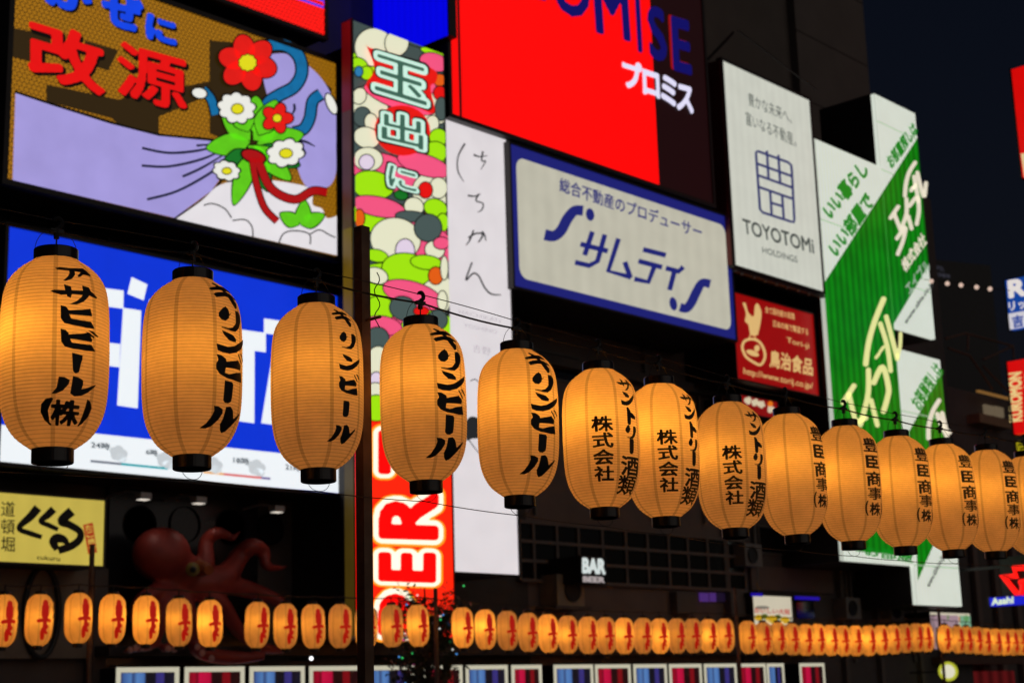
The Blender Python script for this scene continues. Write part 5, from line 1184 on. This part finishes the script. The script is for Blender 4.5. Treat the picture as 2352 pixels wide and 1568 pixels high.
# -------- far row of small lanterns
REDI = glow((172, 16, 8), .85)
def small_marks():
    rd = [('s', [(-.0, .27), (0, .02)], .07), ('s', [(-.03, .2), (-.03, .06)], .05), ('s', [(.03, .2), (.03, .06)], .05), ('s', [(-.1, -.03), (0, -.01), (.09, -.02)], .045), ('s', [(0, .04), (.0, -.12)], .05), ('s', [(.03, -.12), (-.03, -.2), (-.02, -.3)], .055), ('s', [(-.03, -.16), (.04, -.22)], .04)]
    bk = [('s', [(.17, .33), (.2, .29)], .03), ('s', [(.2, .26), (.17, .2), (.19, .14)], .02), ('s', [(.19, .1), (.17, .03)], .018)]
    res = []
    for rows in (rd, bk):
        vs = []; fs = []
        for _, pts, w in rows:
            v, f_ = strip2d(pts, w * 1.35, True, True); n_ = len(vs); vs += v; fs += [tuple(i + n_ for i in q_) for q_ in f_]
        out = []
        for u, z in vs:
            R_ = rad_at(z) + .012; a = u / RP; out.append((R_ * math.sin(a), -R_ * math.cos(a), z))
        res.append((out, fs))
    return res
mr, mk_b = small_marks()
YF = 23.6
rowA = [(c1(x, 0)[0], (c1(0, a)[1] + c1(0, b)[1]) / 2) for x, a, b in ((22, 925, 1290), (288, 920, 1285), (577, 910, 1270), (828, 920, 1270), (1077, 935, 1272), (1320, 950, 1287), (1548, 960, 1297))]
rowB = [(c1(1895, 0)[0], c1(0, 1138)[1])] + [(C2(x, 0)[0], (C2(0, a)[1] + C2(0, b)[1]) / 2) for x, a, b in ((262, 985, 1307), (467, 990, 1307), (665, 990, 1305), (857, 1000, 1305), (1047, 1000, 1292), (1238, 1000, 1288))]
rowC = [(C2(x, 0)[0], (C2(0, a)[1] + C2(0, b)[1]) / 2) for x, a, b in ((1568, 1010, 1307), (1735, 1025, 1320), (1898, 1038, 1322))] + [(c3(x, 0)[0], (c3(0, a)[1] + c3(0, b)[1]) / 2) for x, a, b in ((237, 985, 1300), (402, 995, 1308), (570, 1005, 1317), (735, 1015, 1318), (887, 1022, 1318), (1038, 1028, 1316), (1195, 1032, 1312), (1335, 1035, 1312), (1478, 1035, 1312), (1613, 1035, 1308), (1743, 1038, 1306), (1882, 1035, 1302))]
rowD = [(d4(x, 0)[0], (d4(0, a)[1] + d4(0, b)[1]) / 2) for x, a, b in ((-8, 1052, 1315), (125, 1070, 1318), (245, 1070, 1318), (362, 1075, 1328), (475, 1080, 1332), (578, 1085, 1320), (683, 1090, 1328), (787, 1092, 1335), (893, 1090, 1335), (1000, 1090, 1337), (1110, 1088, 1325), (1210, 1085, 1320), (1305, 1080, 1305), (1400, 1078, 1298), (1480, 1075, 1300))]
rowE = [(d4(x, 0)[0], (d4(0, a)[1] + d4(0, b)[1]) / 2) for x, a, b in ((1640, 1085, 1308), (1745, 1100, 1308), (1825, 1108, 1308), (1905, 1115, 1308), (1980, 1120, 1318), (2060, 1125, 1322), (2135, 1128, 1322), (2205, 1130, 1322), (2275, 1130, 1320))]
ordn = ['first', 'second', 'third', 'fourth', 'fifth', 'sixth', 'seventh', 'eighth', 'ninth', 'tenth', 'eleventh', 'twelfth', 'thirteenth', 'fourteenth', 'fifteenth']
where = {'A': 'before the gap under the octopus', 'B': 'after the gap under the octopus', 'C': 'below the BAR sign', 'D': 'left of the paper streamer', 'E': 'right of the paper streamer'}
proto = None; fpos = []
for key, row in (('A', rowA), ('B', rowB), ('C', rowC), ('D', rowD), ('E', rowE)):
    seg = []
    for i, (x, y) in enumerate(row):
        p = onY((x, y), YF); seg.append(p)
        if proto is None:
            proto = lantern_proto('small_paper_lantern', 'x', PAPERS, 27, 24, 1, [(('red_brush_mark', REDI), mr), (('black_lettering', INKL), mk_b)], False); root = proto
            MB().tube([(0, 0, h + .03), (0, 0, h + .16)], .012, 6).build('hanger', RUBBER, root, False, True)
        else:
            root = copy_tree(proto); [bpy.data.objects.remove(c) for c in list(root.children) if c.type == 'LIGHT']
        tagit(root, 'small red-marked lantern, %s from left in the far row %s' % (ordn[i], where[key]), 'lantern', 'small lanterns in the far row')
        view = math.atan2(p.x, p.y); root.location = p
        root.rotation_euler = (math.radians(random.uniform(-2, 2)), math.radians(random.uniform(-2, 2)), -view + math.radians(random.uniform(22, 34)))
        root.scale = (.98, .98, 1.0)
        add_bulb(root, 3.3 * random.uniform(.45, 1.5), (random.uniform(-.05, .05), random.uniform(-.05, .02), random.uniform(-.02, .07)))
    fpos.append(seg)
allp = [p for s_ in fpos for p in s_]
P_ = []
for a, b in zip(allp, allp[1:]): P_ += swag(a + Vector((0, 0, h + .15)), b + Vector((0, 0, h + .15)), .02, 4)[:-1]
t = thing('far_cable', P_[0], 'thin dark cable carrying the small lanterns of the far row', 'cable'); MB().tube(P_, .012, 5).build('cable', RUBBER, t)
for x, yt, lab in ((212, 1250, 'thin dark pole at lower left behind the far lanterns'), (1000, 1350, 'thin brown pole in the tree among the far lanterns'), (1688, 1350, 'thin dark pole in a gap of the far lantern row, below the small red sign'), (2155, 1395, 'thin dark pole among the far lanterns under the green sign')):
    p = onY((x, yt), YF + .12)
    t = thing('lantern_pole', (p.x, p.y, 0), lab, 'pole', 'poles of the far lantern row'); MB().tube([(p.x, p.y, .02), (p.x, p.y, p.z)], .045, 10).build('shaft', STEEL, t); MB().box(p.x - .12, p.x + .12, p.y - .12, p.y + .12, 0, .02).build('base_plate', STEEL, t)
# white hanging strip by the last pole
a = onY(d4(1520, 1000), YF + .9); b = onY(d4(1585, 1285), YF + .9)
t = thing('paper_streamer', (a.x, YF + .9, b.z), 'narrow pale paper strip hanging beside the pole under the green sign', 'banner')
mb = MB()
for i in range(13):
    z = a.z + (b.z - a.z) * i / 12; yy = YF + .9 + .02 * math.sin(i * .9); mb.v += [Vector((a.x, yy, z)), Vector((b.x - .1, yy, z))]
mb.f = [[2 * i, 2 * i + 1, 2 * i + 3, 2 * i + 2] for i in range(12)]; mb.build('cloth', glow((132, 112, 122), .9), t)  # strip's brightness put in as emission
MB().tube([(a.x - .05, YF + .9, a.z), (b.x, YF + .9, a.z)], .02, 6).build('rod', WIRE, t)
# ================================================================== TREE
tp = onY((985, 1500), 26.2)
t = thing('small_tree', (tp.x, tp.y, 0), 'small dark street tree in front of the red neon half of the video sign', 'tree')
top = onY((965, 1330), 26.2).z
mb = MB(); mb.tube([(tp.x, tp.y, 0), (tp.x + .03, tp.y, top * .4), (tp.x - .05, tp.y + .03, top * .72), (tp.x - .1, tp.y, top * .96)], [.1, .08, .05, .015], 8)
rnd = random.Random(3); leaf = MB(); tips = []
for i in range(40):
    z0 = top * rnd.uniform(.3, .8); a = rnd.uniform(0, 6.28); L_ = rnd.uniform(.35, .95)
    e = Vector((tp.x + math.cos(a) * L_ - .05, tp.y + math.sin(a) * L_ * .7, min(top * .98, z0 + rnd.uniform(.25, .9)))); s_ = Vector((tp.x, tp.y, z0))
    mb.tube([s_, s_.lerp(e, .5) + Vector((0, 0, .06)), e], [.03, .018, .005], 5); tips.append((s_, e))
mb.build('trunk', matte('bark', (.05, .035, .028), .9), t)
for s_, e in tips:
    for k in range(60):
        c = s_.lerp(e, rnd.uniform(.35, 1.1)) + Vector((rnd.gauss(0, .13), rnd.gauss(0, .13), rnd.gauss(0, .13)))
        u = Vector((rnd.gauss(0, 1), rnd.gauss(0, 1), rnd.gauss(0, .6))).normalized(); v = u.cross(Vector((rnd.random(), rnd.random(), 1))).normalized()
        l_ = rnd.uniform(.05, .1); w_ = l_ * .42
        leaf.add([c - u * l_, c - v * w_ + u * .01, c + u * l_, c + v * w_ + u * .01], [(0, 1, 2, 3)])
leaf.build('crown', matte('dark_leaf', (.045, .07, .03), .5, 0, .5, 3), t)
t = thing('fairy_lights', (tp.x, tp.y, top * .8), 'tiny coloured fairy lights scattered through the small dark tree', 'fairy lights')
cols = [((60, 240, 120), 'green_bulb'), ((245, 245, 235), 'white_bulb'), ((240, 60, 170), 'pink_bulb'), ((90, 170, 255), 'blue_bulb')]
for i in range(40):
    s_, e = tips[rnd.randrange(len(tips))]; c = e + Vector((rnd.gauss(0, .1), -.25 + rnd.gauss(0, .1), rnd.gauss(0, .1)))
    cc, nm = cols[rnd.choice((0, 0, 1, 1, 2, 3))]; MB().ball(c, .022, 4).build(nm, glow(cc, .8), t)

# lettering and prints belong to the face they are printed on
for o in list(bpy.data.objects):
    if o.type != 'EMPTY' or o.parent: continue
    fc = [c for c in o.children if c.name.split('.')[0] == 'face']
    if len(fc) != 1: continue
    for c in list(o.children):
        if any(w in c.name for w in ('lettering', 'print', 'emblem', 'marking', 'edging', 'crease', 'shadow', 'stamp', 'cream_panel', 'lavender', 'cloud', 'weather', 'red_field', 'white_panel', 'unlit', 'ink_drawing')): c.parent = fc[0]
